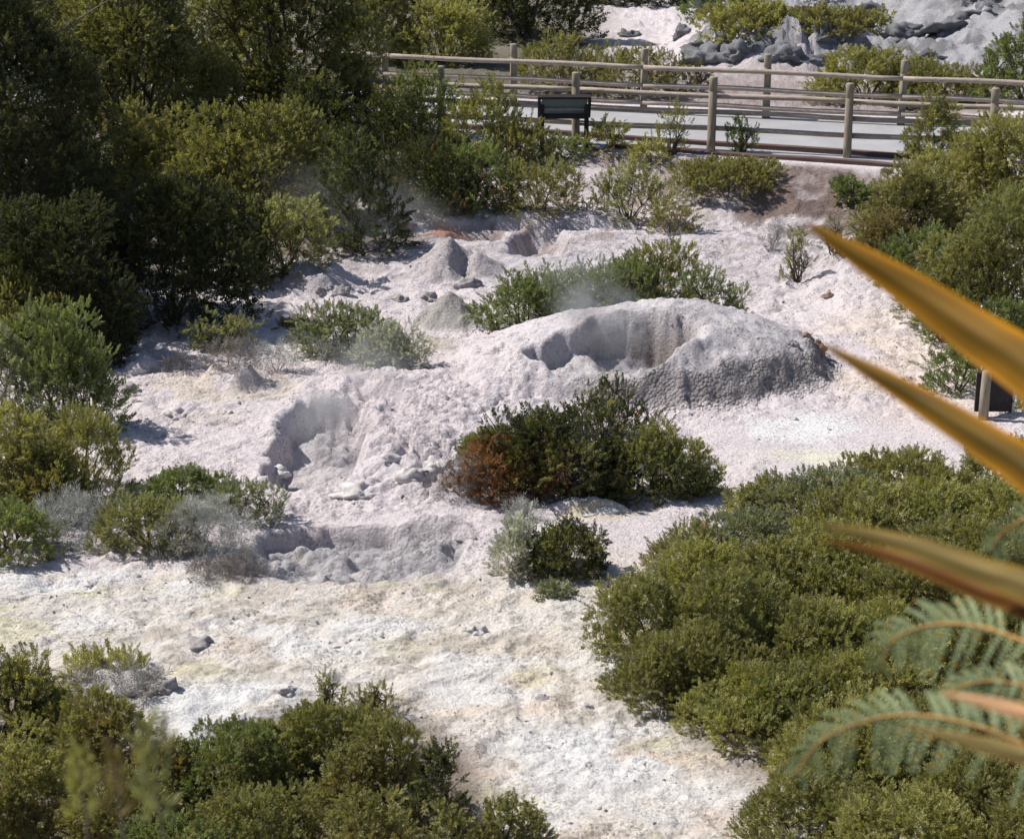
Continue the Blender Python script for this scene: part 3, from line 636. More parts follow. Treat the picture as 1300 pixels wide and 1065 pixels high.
shrub((985, 288, 1038, 364), 'pale', 'feather', 'dusty upright shrub left of the upper flax blade tip', ry=.5, dens=.55, sparse=1, up=1, mixp=('dead', .5))
shrub((1035, 268, 1090, 330), 'greygreen', 'feather', 'grey green shrub behind the tip of the upper flax blade', ry=.5, dens=.6, sparse=1)
# central bush
shrub((608, 515, 800, 640), 'dark', 'bushy', 'main dark green bush in the centre in front of the volcano', ry=.6, mixp=('olive', .5))
shrub((705, 482, 840, 600), 'dark', 'feather', 'tall twiggy dark bush rising behind the main central bush', ry=.5, up=.8, mixp=('brown', .35), dens=.7)
shrub((735, 462, 800, 540), 'brown', 'dead', 'thin twiggy top sticking up from the central clump against the crater', ry=.5, sparse=1, dens=.35, name='dead_branches', cat='dead branches', pl=.1)
shrub((745, 535, 900, 646), 'olive', 'bushy', 'yellow green bush forming the right end of the central clump', ry=.6, up=.35, mixp=('green', .5))
shrub((572, 552, 735, 652), 'rust', 'bushy', 'rust brown bush at the left end of the central clump', ry=.6, up=.4, mixp=('brown', .3))
shrub((585, 540, 665, 600), 'green', 'bushy', 'small green bush behind the rust brown one', ry=.6, mixp=('yellow', .4))
shrub((545, 575, 620, 640), 'dead', 'dead', 'dry grey fringe beside the rust brown bush', ry=.6, name='dry_shrub', dens=.8)
shrub((622, 658, 712, 742), 'silver', 'feather', 'silver half of the pair of small bushes in front of the centre', ry=.7, mixp=('greygreen', .3), dens=1.9)
shrub((668, 655, 765, 742), 'dark', 'bushy', 'round dark green small bush right of its silver neighbour', ry=.8, mixp=('olive', .45))
shrub((680, 736, 726, 762), 'greygreen', 'bushy', 'tiny grey green tuft at the foot of the dark small bush', ry=.7, name='tuft')
shrub((628, 635, 690, 662), 'silver', 'dead', 'whitish dead branches between the rust bush and the silver bush', ry=.5, name='dead_branches', cat='dead branches', sparse=1, dens=.5)
shrub((752, 728, 800, 772), 'yellow', 'feather', 'thin yellowish sprig shrub at the left tip of the right thicket', ry=.6, dens=.4, sparse=1)
# right thicket
RG = 'bushes of the right foreground thicket'
for bx, pal, kd, lb, mp in (
 ((925, 612, 985, 676), 'olive', 'bushy', 'small upright bush on the white ground at the back left of the right thicket', ('dark', .3)),
 ((965, 596, 1100, 690), 'greygreen', 'bushy', 'grey twigged bush at the back of the right thicket', ('olive', .6)),
 ((1075, 575, 1200, 650), 'green', 'bushy', 'green bush at the back of the thicket against pale ground', ('olive', .4)),
 ((1225, 560, 1340, 650), 'green', 'bushy', 'bright green bush under the lower flax blade at right edge', ('yellow', .3)),
 ((1090, 610, 1230, 715), 'yellow', 'bushy', 'yellowish bush above the pair of drooping blades', ('green', .4)),
 ((1190, 605, 1370, 740), 'yellow', 'bushy', 'yellowish bush at the right edge above the fern', ('green', .4)),
 ((830, 662, 925, 750), 'pale', 'feather', 'dusty pinkish tan bush at the left shoulder of the right thicket', ('rust', .35)),
 ((880, 650, 1010, 760), 'greygreen', 'bushy', 'dull grey olive bush on the left shoulder of the thicket', ('olive', .5)),
 ((985, 665, 1130, 800), 'olive', 'bushy', 'olive bush under the tips of the drooping blades', ('green', .4)),
 ((1090, 700, 1260, 850), 'olive', 'bushy', 'brownish olive bush beneath the drooping blades', ('brown', .35)),
 ((1210, 730, 1390, 880), 'olive', 'bushy', 'olive bush behind the upper fern frond at the right edge', ('yellow', .3)),
 ((766, 725, 880, 860), 'olive', 'bushy', 'bush at the leftmost bulge of the right thicket', ('green', .3)),
 ((850, 720, 990, 880), 'olive', 'bushy', 'mid green bush inward of the leftmost bulge', ('green', .5)),
 ((960, 765, 1090, 900), 'green', 'bushy', 'deep green bush in the middle of the right thicket', ('olive', .3)),
 ((1060, 800, 1210, 940), 'yellow', 'bushy', 'yellow bush left of the fern frond', ('olive', .4)),
 ((790, 800, 920, 915), 'olive', 'bushy', 'dark olive bush low on the left edge of the thicket', ('dark', .3)),
 ((885, 850, 1030, 962), 'yellow', 'bushy', 'yellow green bush at the thicket foot beside the white ground', ('green', .4)),
 ((1000, 880, 1150, 1020), 'yellow', 'bushy', 'pale yellow bush behind the lower fern frond', ('olive', .5)),
 ((1120, 880, 1290, 1050), 'green', 'bushy', 'green bush hidden partly by the lower fern frond', ('dark', .2)),
 ((1250, 850, 1420, 1040), 'brown', 'bushy', 'brownish bush at the lower right edge', ('dead', .5)),
 ((950, 970, 1090, 1110), 'olive', 'bushy', 'olive bush at the bottom edge below the yellow green bush', ('green', .3)),
 ((1060, 1010, 1230, 1170), 'yellow', 'bushy', 'yellow green bush at the bottom edge under the ferns', ('green', .3)),
 ((1210, 1010, 1400, 1180), 'olive', 'bushy', 'olive bush in the bottom right corner', ('brown', .3)),
 ((840, 690, 950, 800), 'olive', 'bushy', 'bush between the leftmost bulge and the dull grey olive bush', ('green', .4)),
 ((930, 690, 1060, 830), 'green', 'bushy', 'green bush between the dull grey olive bush and the drooping blade tips', ('olive', .5)),
 ((1010, 620, 1130, 730), 'olive', 'bushy', 'olive bush just above the drooping blade tips', ('yellow', .4)),
 ((1150, 660, 1290, 790), 'green', 'bushy', 'green bush crossed by the drooping blades', ('yellow', .4)),
 ((1010, 760, 1150, 880), 'yellow', 'bushy', 'yellow green bush left of the upper fern tip', ('green', .5)),
 ((1150, 780, 1300, 930), 'olive', 'bushy', 'olive bush seen through the upper fern frond', ('brown', .3)),
 ((830, 790, 960, 905), 'green', 'bushy', 'green bush between the low left edge bush and the middle of the thicket', ('olive', .4)),
 ((930, 840, 1070, 950), 'olive', 'bushy', 'olive bush behind the yellow green bush at the thicket foot', ('green', .4)),
 ((1060, 900, 1200, 1030), 'olive', 'bushy', 'olive bush between the two fern tips', ('green', .4)),
 ((1180, 960, 1340, 1110), 'green', 'bushy', 'green bush under the narrow blades at lower right', ('olive', .4)),
 ): shrub(bx, {'olive': 'yellow' if bx[0] % 4 < 2 else 'olive', 'green': 'olive'}.get(pal, pal), kd, lb, ry=.85, mixp=mp, group=RG)
# bottom left
BG = 'bushes along the bottom left foreground'
for bx, pal, kd, lb, mp, dn in (
 ((-70, 815, 95, 960), 'olive', 'bushy', 'olive bush in the lower left corner, highest of the corner bushes', ('dark', .3), 1),
 ((60, 868, 205, 990), 'olive', 'bushy', 'brownish olive bush right of the lower left corner bush', ('brown', .45), 1),
 ((-60, 905, 110, 1080), 'yellow', 'bushy', 'yellow green bush below the corner bush at the left edge', ('olive', .5), 1),
 ((85, 960, 250, 1120), 'olive', 'bushy', 'olive bush at the bottom edge behind the blurred shoots', ('brown', .3), 1),
 ((215, 905, 370, 1040), 'green', 'bushy', 'green bush forming the left tail of the bottom hummock', ('olive', .5), 1),
 ((340, 872, 500, 1010), 'olive', 'bushy', 'olive bush at the peak of the bottom hummock', ('green', .4), 1),
 ((440, 880, 580, 1040), 'olive', 'bushy', 'olive bush with brown heart right of the hummock peak', ('brown', .3), 1),
 ((520, 920, 630, 1070), 'dark', 'bushy', 'darker green bush at the right end of the bottom hummock', ('olive', .5), 1),
 ((240, 980, 420, 1130), 'olive', 'bushy', 'olive bush at the bottom edge below the hummock tail', ('green', .3), 1),
 ((400, 990, 580, 1150), 'olive', 'bushy', 'brownish bush at the bottom edge below the hummock peak', ('brown', .4), 1),
 ((-40, 960, 60, 1110), 'olive', 'bushy', 'olive bush at the bottom left corner', ('brown', .3), 1),
 ((10, 860, 120, 960), 'olive', 'bushy', 'olive bush between the corner bush and the brownish one', ('green', .3), 1),
 ((160, 930, 270, 1040), 'brown', 'bushy', 'brown olive bush left of the hummock tail', ('olive', .5), 1),
 ((290, 900, 420, 1010), 'olive', 'bushy', 'olive bush between the hummock tail and its peak', ('green', .4), 1),
 ((395, 930, 530, 1060), 'olive', 'bushy', 'olive bush low in the middle of the bottom hummock', ('brown', .45), 1),
 ((150, 1010, 300, 1160), 'green', 'bushy', 'green bush at the bottom edge left of the hummock', ('olive', .4), 1),
 ((540, 990, 640, 1130), 'olive', 'bushy', 'olive bush at the bottom edge at the hummock right end', ('green', .4), 1),
 ((395, 842, 440, 915), 'olive', 'feather', 'thin wispy sprig shrub standing on top of the bottom hummock', ('yellow', .3), .4),
 ((440, 855, 505, 915), 'olive', 'feather', 'airy shoots on the crest of the bottom hummock', ('brown', .3), .4),
 ((78, 838, 192, 872), 'yellow', 'feather', 'flat mossy green mat on the pale hump at lower left', ('olive', .4), 1),
 ((90, 860, 215, 900), 'dead', 'dead', 'grey brown dead twigs under the flat mossy mat', ('silver', .5), 1),
 ): shrub((bx[0], bx[1]+(14 if dn == 1 and bx[3]-bx[1] > 50 else 6), bx[2]-(38 if bx[0] > 380 and bx[2] > 520 else 0), bx[3]), pal, kd, lb, ry=.75, mixp=mp, group=BG, dens=dn, sparse=(dn < 1))
for bx, pal in (((600, 1000, 690, 1090), 'olive'),):
    shrub(bx, pal, 'bushy', 'low bush at the bottom edge standing alone on the pale ground', ry=.7)
print('leaves', nleaf)
# ------------------------------------------------------------------ fences
def post_at(px, py, zt):
    y = None; p = G(px, py, zt); return p
def fence(tops, ztop, ends, side, label, nr=3):
    pts = [G(px, py, ztop) for px, py in tops]
    # posts stand on one straight line
    A = np.polyfit([p[0] for p in pts], [p[1] for p in pts], 1)
    root = empty('log_fence', (pts[0][0], np.polyval(A, pts[0][0]), PZ)); tag(root, label, 'fence', 'log fences along the path'); o = np.array(root.location)
    dirv = np.array([1, A[0], 0]); dirv /= np.linalg.norm(dirv); nrm = np.array([-dirv[1], dirv[0], 0])
    rs = random.Random(3+side)
    for k, p in enumerate(pts):
        b = np.array([p[0], np.polyval(A, p[0]), 0]); zb = hz(b[0], b[1])-.08; zt = H+(p[2]-H)*b[1]/p[1]
        lean = (rs.uniform(-.012, .012), rs.uniform(-.012, .012)); r = .068*rs.uniform(.94, 1.06)
        zs = [zb, zb+.3, zt-.24, zt-.235, zt-.225, zt-.22, zt-.012, zt]
        rads = [r*1.04, r, r*.98, r*.93, r*.93, r*.98, r*.97, r*.88]
        m = MB().tube([(b[0]-o[0]+lean[0]*(z-zb), b[1]-o[1]+lean[1]*(z-zb), z-o[2]) for z in zs], rads, 16)
        m.build('post', M_POST, root, True)
    for q in range(nr):
        zz = ztop-(.315+.27*q if side > 0 else .30+.315*q) - PZ
        x0, x1 = ends; seg = sorted([x0]+[p[0] for p in pts if x0 < p[0] < x1]+[x1])
        for a, b in zip(seg[:-1:2], seg[2::2]+([seg[-1]] if len(seg) % 2 == 0 else [])):
            n = 12; V = []; R = []
            for i in range(n+1):
                x = a+(b-a)*i/n+(.0 if i else .01); yy = np.polyval(A, x)
                off = nrm*(.068+.035)*side
                V.append((x-o[0]+off[0], yy-o[1]+off[1], zz+.010*math.sin(x*1.7+q)+rs.uniform(-.003, .003))); R.append(.044*rs.uniform(.95, 1.05)*(1-.06*i/n))
            m = MB().tube(V, R, 14)
            ob = m.build('rail', M_RAIL, root, True)
    return root
ff = fence([(560, 84), (732, 92), (905, 98), (1081, 106), (1264, 112), (1450, 120)], 1.80, (-4.4, 11.5), 1, 'nearer log fence with rails fixed behind its posts')
bf = fence([(322, 43), (488, 50), (652, 56), (818, 62), (975, 69), (1149, 77), (1330, 84)], 1.72, (-5.0, 11), -1, 'farther log fence with rails fixed in front of its posts')
# timber edging of the path
def timber(name, a, b, w, h, label, n=1, m=M_TIMB):
    a = Vector(a); b = Vector(b); c = (a+b)/2; L = (b-a).length; ang = math.atan2(b.y-a.y, b.x-a.x)
    mb = MB(); k = 14; prof = [(-w/2, -h/2), (w/2, -h/2), (w/2, h/2-.012), (w/2-.012, h/2), (-w/2+.012, h/2), (-w/2, h/2-.012)]
    for i in range(k+1):
        x = -L/2+L*i/k
        for u, v in prof: mb.v.append(Vector((x, u+random.uniform(-.003, .003), v+random.uniform(-.004, .004)+.01*math.sin(i*.9))))
    for i in range(k):
        for j in range(6): mb.f.append((i*6+j, i*6+(j+1) % 6, i*6+6+(j+1) % 6, i*6+6+j))
    mb.f.append(tuple(range(6))[::-1]); mb.f.append(tuple(k*6+j for j in range(6)))
    o = mb.build(name, m, None, loc=c); o.rotation_euler = (0, math.atan2(-(b.z-a.z), L)*1, ang); tag(o, label, 'timber edging'); return o
def FL(x, off): return front_y(x)+off
timber('timber_edging', (-1.2, FL(-1.2, .42), PZ+.01), (9, FL(9, .42), PZ+.01), .10, .14, 'long dark timber kerb along the path just behind the fence posts')
timber('timber_edging', (1.6, FL(1.6, -.36), PZ-.05), (7.2, FL(7.2, -.36), PZ-.05), .14, .22, 'heavy dark reddish timber retaining the soil in front of the fence')
timber('timber_edging', (3.9, FL(3.9, -1.35), PZ-.28), (5.8, FL(5.8, -1.25), PZ-.27), .10, .10, 'half buried old timber in the brown bank below the retaining timber')
# ------------------------------------------------------------------ information board, seen from behind
g = G(716, 189, PZ-.02); yb = g[1]-.0; sc = (yb*cp+6.4*sp)/F
root = empty('information_board', (g[0], yb, hz(g[0], yb))); tag(root, 'dark framed sloping information board on two legs seen from behind', 'sign')
W = 64*sc; top = 62*sc/cp
R = Matrix.Rotation(math.radians(-50), 3, 'X')
for s in (-1, 1):
    MB().box((s*(W/2-.05), 0, (top-.14)/2-.05), (.075, .075, top-.04)).build('leg', M_SIGN, root)
cz = top-.17
MB().box((0, 0, cz), (W-.08, .42, .02), R).build('panel', M_PANEL, root)
fr = MB()
for s in (-1, 1):
    fr.box(Vector((0, 0, cz))+R@Vector((0, s*.225, 0)), (W+.04, .05 if s < 0 else .07, .06), R)
    fr.box(Vector((0, 0, cz))+R@Vector((s*(W/2-.005), 0, 0)), (.05, .398, .058), R)
fr.build('frame', M_SIGN, root)
MB().box((0, -.03, cz-.17), (W-.18, .04, .07)).build('cross_bar', M_SIGN, root)
MB().box(Vector((0, 0, cz))+R@Vector((0, .06, -.022)), (W-.12, .03, .02), R).build('batten', M_PALE, root)
# small black sign on the right
g = G(1249, 520, .1); z0 = hz(g[0], g[1]); root = empty('path_sign', (g[0], g[1], z0)); tag(root, 'grey round post with small black panels behind it between the flax blades', 'sign')
MB().tube([(0, 0, -.05), (0, 0, .3), (.005, 0, .54), (.005, 0, .56)], [.056, .054, .052, .045], 14).build('post', M_POST, root, True)
MB().box((.12, .10, .29), (.40, .035, .44)).build('panel', M_SIGN, root)
MB().box((.335, .10, .28), (.022, .045, .47)).build('panel_edge', M_PALE, root)
# ------------------------------------------------------------------ rocks and clods
def rock(name, px, py, wpx, hpx, m, label, cat, group, seed, z=None, spiky=.35, sub=4):
    g = hit(px, py); zz = g[2]
    sc = (g[1]*cp+(H-g[2])*sp)/F; rx = wpx*sc/2; rh = hpx*sc/cp*(.8 if cat == 'boulder' else .78)
    import bmesh
    bm = bmesh.new(); bmesh.ops.create_icosphere(bm, subdivisions=sub, radius=1)
    V = np.array([v.co[:] for v in bm.verts]); s = seed*3.1
    n = fbm(V[:, 0]*1.4+s, V[:, 1]*1.4+V[:, 2]*1.9, seed, 5, .62); w = worley(V[:, 0]*2+s, V[:, 1]*2+V[:, 2]*2.5, seed)[0]
    k = 1+spiky*1.9*n-.35*w+.15+.12*fbm(V[:, 0]*6, V[:, 1]*6+V[:, 2]*7, seed+5, 3)
    V = V*k[:, None]*np.array([rx, rx*.8, rh])
    V[:, 2] = np.where(V[:, 2] < 0, V[:, 2]*.5, V[:, 2])
    F_ = np.array([[v.index for v in f.verts] for f in bm.faces]); bm.free()
    o = link(name, npmesh(name, V, F_, 3, None, cat != 'boulder'), m, loc=(g[0], g[1]+rx*.5, zz-rh*(.08 if cat == 'boulder' else .3))); tag(o, label, cat, group); return o
i = 0
for px, py, w, h, m, lb in (
 (600, 808, 34, 22, M_CLODP, 'grey pointed clod with brown side on the sulphur stained ground'),
 (252, 826, 46, 20, M_CLOD, 'dark grey crumbling clod left of the cracked grey patch'),
 (436, 822, 36, 14, M_CLODP, 'bluish white clod on the tan foreground'),
 (358, 886, 36, 20, M_CLODP, 'pale grey clod standing on the whitest ground above the bottom hummock'),
 (205, 885, 42, 34, M_CLOD, 'blue grey clod at the right end of the mossy hump'),
 (140, 878, 110, 30, M_CLODP, 'pale crusted hump beneath the flat mossy mat'),
 (1053, 379, 20, 12, M_CLODR, 'small dark rounded rock left of the pinkish scarp'),
 (1004, 440, 22, 15, M_CLOD, 'grey clod right of the volcano crest, leftmost of its three'),
 (1022, 430, 22, 12, M_CLODR, 'flat reddish clod behind the other two right of the volcano'),
 (1038, 442, 26, 20, M_CLODR, 'spiky reddish clod at the tip of the lower flax blade'),
 (592, 366, 30, 22, M_CLOD, 'brown grey clod between the two cones, right one'),
 (510, 290, 34, 12, M_CLODR, 'reddish clod on the bank below the dark bush'),
 (505, 386, 26, 18, M_CLOD, 'dark clod left of the gritty cone'),
 (545, 384, 30, 16, M_CLOD, 'flat dark clod touching the back of the gritty cone'),
 (478, 362, 32, 15, M_CLODP, 'pale clod left of the tall cone'),
 (434, 376, 26, 18, M_CLOD, 'dark clod at the right end of the collapsed ridge'),
 (412, 372, 22, 16, M_CLOD, 'dark clod in the middle of the collapsed ridge end'),
 (180, 476, 30, 18, M_CLODP, 'pale boulder by the shaded mud at left'),
 (162, 500, 34, 18, M_CLOD, 'grey boulder beside the feathery shrub at left'),
 (224, 535, 34, 22, M_CLODP, 'pale ragged clod on the cracked mud'),
 (286, 528, 20, 12, M_CLODP, 'small pale clod right of the ragged one'),
 (556, 680, 34, 22, M_CLOD, 'ragged grey clod on the back rim of the lumpy pit'),
 (592, 690, 26, 12, M_CLOD, 'low grey clod right of the ragged clod on the pit rim'),
 (900, 620, 18, 8, M_CLODP, 'small white stone beside the central clump shadow'),
 (760, 655, 70, 12, M_CLODP, 'low yellowish crust in front of the central clump'),
 (742, 900, 24, 10, M_CLODP, 'small pale stone on the lower foreground'),
 (690, 890, 20, 9, M_CLOD, 'small grey stone on the lower foreground'),
 (640, 945, 60, 16, M_CLODP, 'broken white crust at the right of the bottom hummock'),
 (290, 925, 60, 14, M_CLODP, 'white crust behind the hummock tail'),
 (975, 950, 20, 9, M_CLOD, 'small grey stone at the foot of the right thicket'),
 (120, 745, 26, 8, M_CLOD, 'flat grey stone on the white ground at left'),
 (350, 602, 30, 14, M_CLODP, 'rounded pale lump on the near rim of the round pit'),
 (358, 578, 18, 12, M_CLODP, 'rounded pale lump inside the left wall of the round pit'),
 (455, 632, 60, 24, M_CLODP, 'big smooth mud block in front of the round pit'),
 (520, 612, 46, 24, M_CLODP, 'smooth mud block left of the rust bush'),
 (556, 596, 40, 22, M_CLODP, 'upper smooth mud block nearest the rust bush'),
 (490, 590, 50, 18, M_CLODP, 'flat mud block right of the round pit'),
 ):
    i += 1; rock('mud_clod' if m is not M_CLODR else 'rock', px, py, w, h, m, lb, 'mud clod' if m is not M_CLODR else 'rock', 'loose clods and stones on the basin floor', i)
for px, py, w, h, lb in ((905, 84, 70, 26, 'rounded grey boulder behind the farther fence, leftmost of the rock bank'), (945, 80, 62, 34, 'craggy dark grey boulder in the rock bank behind the fence'),
 (1000, 82, 70, 26, 'broken grey rock right of the craggy boulder'), (800, 50, 26, 14, 'small dark boulder on the far white flat'), (868, 50, 30, 18, 'dark boulder at the left end of the rock bank'),
 (1050, 60, 60, 24, 'grey rock under the olive and brown bush'), (1150, 50, 60, 20, 'grey rock on the far right slope'), (1210, 40, 50, 20, 'jagged rock high on the far right slope'),
 (1100, 25, 70, 18, 'long grey rock at top of the far right slope'), (975, 62, 40, 22, 'dark rock on top of the rock bank under the yellowish bush'), (925, 60, 36, 16, 'small rock above the craggy boulder'), (1030, 84, 44, 16, 'low broken rock at the right end of the rock bank'), (885, 66, 30, 14, 'small grey rock on the left shoulder of the rock bank'), (1180, 78, 36, 14, 'low rock on pale ground behind the fence at right'), (1255, 22, 44, 16, 'dark jagged rock near the top right corner')):
    pass; i += 1; rock('boulder', px, py, w, h, M_ROCK, lb, 'boulder', 'grey rocks of the far bank', i, z=.7, spiky=.55)
# pebbles: nobody could count them
def pebbles():
    base = np.array([[1, 0, 0], [-.5, .87, 0], [-.5, -.87, 0], [0, 0, 1.]]); Fb = np.array([[0, 1, 3], [1, 2, 3], [2, 0, 3], [0, 2, 1]])
    n = 16000; x = rng.uniform(-6, 7, n); y = rng.uniform(12.2, 33, n)
    k = fbm(x*1.3, y*1.3, 130, 4) > -.02; x, y = x[k], y[k]; n = len(x); s = rng.uniform(.005, .018, n)*(1+(rng.random(n) < .05)*1.3)
    z = height(x, y)
    a = rng.uniform(0, 6.28, n); ca, sa = np.cos(a), np.sin(a); R = np.zeros((n, 3, 3)); R[:, 0, 0] = ca; R[:, 0, 1] = -sa; R[:, 1, 0] = sa; R[:, 1, 1] = ca; R[:, 2, 2] = .8
    V = np.einsum('nij,vj->nvi', R, base)*s[:, None, None]*rng.uniform(.6, 1.3, (n, 4, 1)) + np.stack([x, y, z-.003], 1)[:, None, :]
    Fp = (Fb[None]+4*np.arange(n)[:, None, None]).reshape(-1, 3)
    c = np.tile(np.array([.45, .42, .41]), (n, 1))*rng.uniform(.5, 1.5, (n, 1)); c = np.repeat(c, 4, 0)
    tag(link('pebbles', npmesh('pebbles', V.reshape(-1, 3), Fp, 3, c), M_GROUND), kind='stuff', label='loose crumbs and pebbles scattered over the pale ground', cat='pebbles')
pebbles()
# ------------------------------------------------------------------ flax, fern and shoots beside the look-out
def blade(root, pts, wid, c_edge, c_mid, fold, label=None, twist=0.0):
    """pts: (px, py, distance) along the midrib from the tip, then free points; wid: metres"""
    P = [Vector(D(*p)) if len(p) == 3 and abs(p[0]) > 20 else Vector(p) for p in pts]
    o = root.location; n = 60; V = []; Cc = []; Fq = []
    def cr(t):
        m = len(P)-1; x = t*m; i = min(int(x), m-1); u = x-i
        p0, p1, p2, p3 = P[max(i-1, 0)], P[i], P[i+1], P[min(i+2, m)]
        return .5*((2*p1)+(p2-p0)*u+(2*p0-5*p1+4*p2-p3)*u*u+(-p0+3*p1-3*p2+p3)*u*u*u)
    K = 9
    for i in range(n+1):
        t = i/n; p = cr(t); tg = (cr(min(t+.01, 1))-cr(max(t-.01, 0))).normalized()
        toc = (Vector((0, 0, H))-p).normalized(); side = tg.cross(toc).normalized(); nr = side.cross(tg).normalized()
        side = (side*math.cos(twist)+nr*math.sin(twist)).normalized(); nr = side.cross(tg).normalized()
        w = np.interp(t*(len(P)-1), range(len(P)), wid)/2*.86
        for back in (0, 1):
            for k in range(K):
                u = -1+2*k/(K-1); q = p+side*(u*w)+nr*(-abs(u)*w*fold) - nr*(.0012*back)
                V.append(q-o); s = abs(u)**3.0; st = .5+.5*math.sin(u*17+math.sin(t*9)*.6)
                cc = [a*(1-s)+b*s for a, b in zip(c_mid if u < 0 else [x*.75 for x in c_mid], c_edge)]
                cc = [x*(.8+.4*st)*(1+.15*math.sin(t*23+u*3)) for x in cc]; Cc.append(cc)
    for i in range(n):
        for back in (0, 1):
            for k in range(K-1):
                a = i*2*K+back*K+k; q = (a, a+1, a+1+2*K, a+2*K); Fq.append(q if not back else q[::-1])
        for k in (0, K-1):
            a = i*2*K+k; Fq.append((a, a+2*K, a+3*K, a+K))
    ob = link('leaf_blade', npmesh('leaf_blade', np.array([v[:] for v in V]), np.array(Fq), 4, np.array(Cc), True), M_FLAX, root)
    if label: ob['label'] = label
OR = (.50, .23, .01); OL = (.26, .16, .02); BR = (.17, .065, .012)
MID = (.20, .10, .008)
fl = empty('flax_plant', (1.55, 1.75, hz(1.55, 1.75))); tag(fl, 'flax plant with long orange brown blades reaching in from the right, out of focus', 'plant')
q0 = tuple(fl.location)
def near_base(dx, dy, dz): return (q0[0]+dx, q0[1]+dy, q0[2]+dz)
blade(fl, [(1022, 282, 2.25), (1085, 322, 2.22), (1160, 370, 2.18), (1240, 425, 2.12), (1310, 472, 2.05), (1460, 590, 1.95), near_base(-.2, 0, 1.0), near_base(0, 0, 0)], [.002, .028, .046, .060, .066, .066, .05, .03], OR, (.21, .115, .012), .35, 'upper broad orange brown blade')
blade(fl, [(1042, 436, 2.3), (1110, 474, 2.25), (1180, 516, 2.2), (1250, 560, 2.12), (1320, 608, 2.05), (1480, 740, 1.95), near_base(-.22, .05, .8), near_base(.02, .02, 0)], [.002, .022, .036, .046, .052, .056, .05, .03], OR, (.15, .09, .012), .4, 'middle olive brown blade')
blade(fl, [(1040, 668, 2.1), (1110, 680, 2.08), (1180, 700, 2.04), (1250, 726, 2.0), (1320, 752, 1.95), (1480, 840, 1.9), near_base(-.2, -.05, .6), near_base(.0, -.02, 0)], [.002, .017, .026, .032, .038, .045, .05, .03], OL, (.27, .20, .07), .3, 'pale olive drooping blade')
blade(fl, [(1036, 684, 2.16), (1110, 700, 2.14), (1180, 724, 2.1), (1250, 752, 2.06), (1320, 780, 2.0), (1480, 880, 1.95), near_base(-.18, -.08, .55), near_base(.02, -.04, 0)], [.002, .013, .021, .026, .032, .042, .045, .03], (.30, .17, .04), BR, .35, 'brown drooping blade under the pale one')
blade(fl, [(1195, 880, 1.9), (1245, 890, 1.88), (1310, 908, 1.85), (1460, 965, 1.8), near_base(-.1, 0, .4), near_base(.03, 0, 0)], [.002, .011, .018, .026, .03, .025], (.62, .38, .22), (.70, .45, .26), .25, 'narrow pinkish orange blade')
blade(fl, [(1140, 920, 1.9), (1210, 936, 1.88), (1300, 958, 1.85), (1460, 1010, 1.8), near_base(-.1, .05, .3), near_base(.03, .03, 0)], [.002, .012, .022, .03, .03, .025], (.40, .24, .07), (.30, .24, .10), .25, 'narrow olive brown blade lowest of all')
# fern fronds
M_FERN = leaf_mat('fern_leaf', .35)
fern = empty('fern', (1.25, 2.35, hz(1.25, 2.35))); tag(fern, 'blue green fern fronds arching in from the lower right, out of focus', 'fern'); fo = np.array(fern.location)
def frond(pts, plen, label, droop=.6):
    P = [Vector(D(p[0], p[1], p[2]*1.05)) if abs(p[0]) > 20 else Vector(p) for p in pts]; n = 36; plen = plen*.80; V = []; Fq = []; Cc = []
    cen = []
    m = len(P)-1
    for i in range(n+1):
        x = i/n*m; k = min(int(x), m-1); u = x-k; p0, p1, p2, p3 = P[max(k-1, 0)], P[k], P[k+1], P[min(k+2, m)]
        cen.append(.5*((2*p1)+(p2-p0)*u+(2*p0-5*p1+4*p2-p3)*u*u+(-p0+3*p1-3*p2+p3)*u*u*u))
    pr = link('frond', None, parent=fern) if False else None
    for i in range(1, n):
        tg = (cen[i+1]-cen[i-1]).normalized(); toc = (Vector((0, 0, H))-cen[i]).normalized(); side = tg.cross(toc).normalized()
        t = i/n; Ln = plen*min(1, .3+2.2*t)*(1 if t < .75 else 1-.5*(t-.75)/.25)
        Ln0 = Ln
        for s in (-1, 1):
            d = (side*s*.9-tg*.45+Vector((0, 0, -droop*.35))).normalized(); 
            np_ = 11; Ln = Ln0*random.uniform(.8, 1.1); d = (d+Vector((random.uniform(-.12, .12), random.uniform(-.1, .1), random.uniform(-.15, .05)))).normalized()
            if random.random() < .07: continue
            for j in range(np_):
                w = (j+.5)/np_; c = cen[i]+d*Ln*w+Vector((0, 0, -droop*Ln*w*w*.5)); e = tg
                ll = plen*.085*(1-.65*w)+.003
                for s2 in (-1, 1):
                    a = len(V); dd = (e*s2+d*.35).normalized(); ww = d*(Ln/np_*.40)
                    for q in (c-ww, c+dd*ll-ww*.4, c+dd*ll*1.05+ww*.3, c+ww): V.append((q-Vector(fo))[:])
                    Fq.append((a, a+1, a+2, a+3)); cb = random.uniform(.75, 1.3)
                    base = (.24, .29, .16) if random.random() > .06 else (.4, .25, .05)
                    Cc += [[x*cb for x in base]]*4
    ob = link('frond', npmesh('frond', np.array(V), np.array(Fq), 4, np.array(Cc)), M_FERN, fern); ob['label'] = label
    mb = MB().tube([c-Vector(fo) for c in cen], [.0012+.0025*i/n for i in range(n+1)], 6)
    mb.build('stalk', solid('fern_stalk', (.35, .20, .06), .6), ob, True)
b0 = tuple(fo)
frond([(1118, 850, 2.6), (1135, 812, 2.58), (1185, 793, 2.55), (1250, 797, 2.5), (1330, 830, 2.4), (1480, 930, 2.3), (b0[0], b0[1], b0[2]+.5), b0], .080, 'upper arching frond')
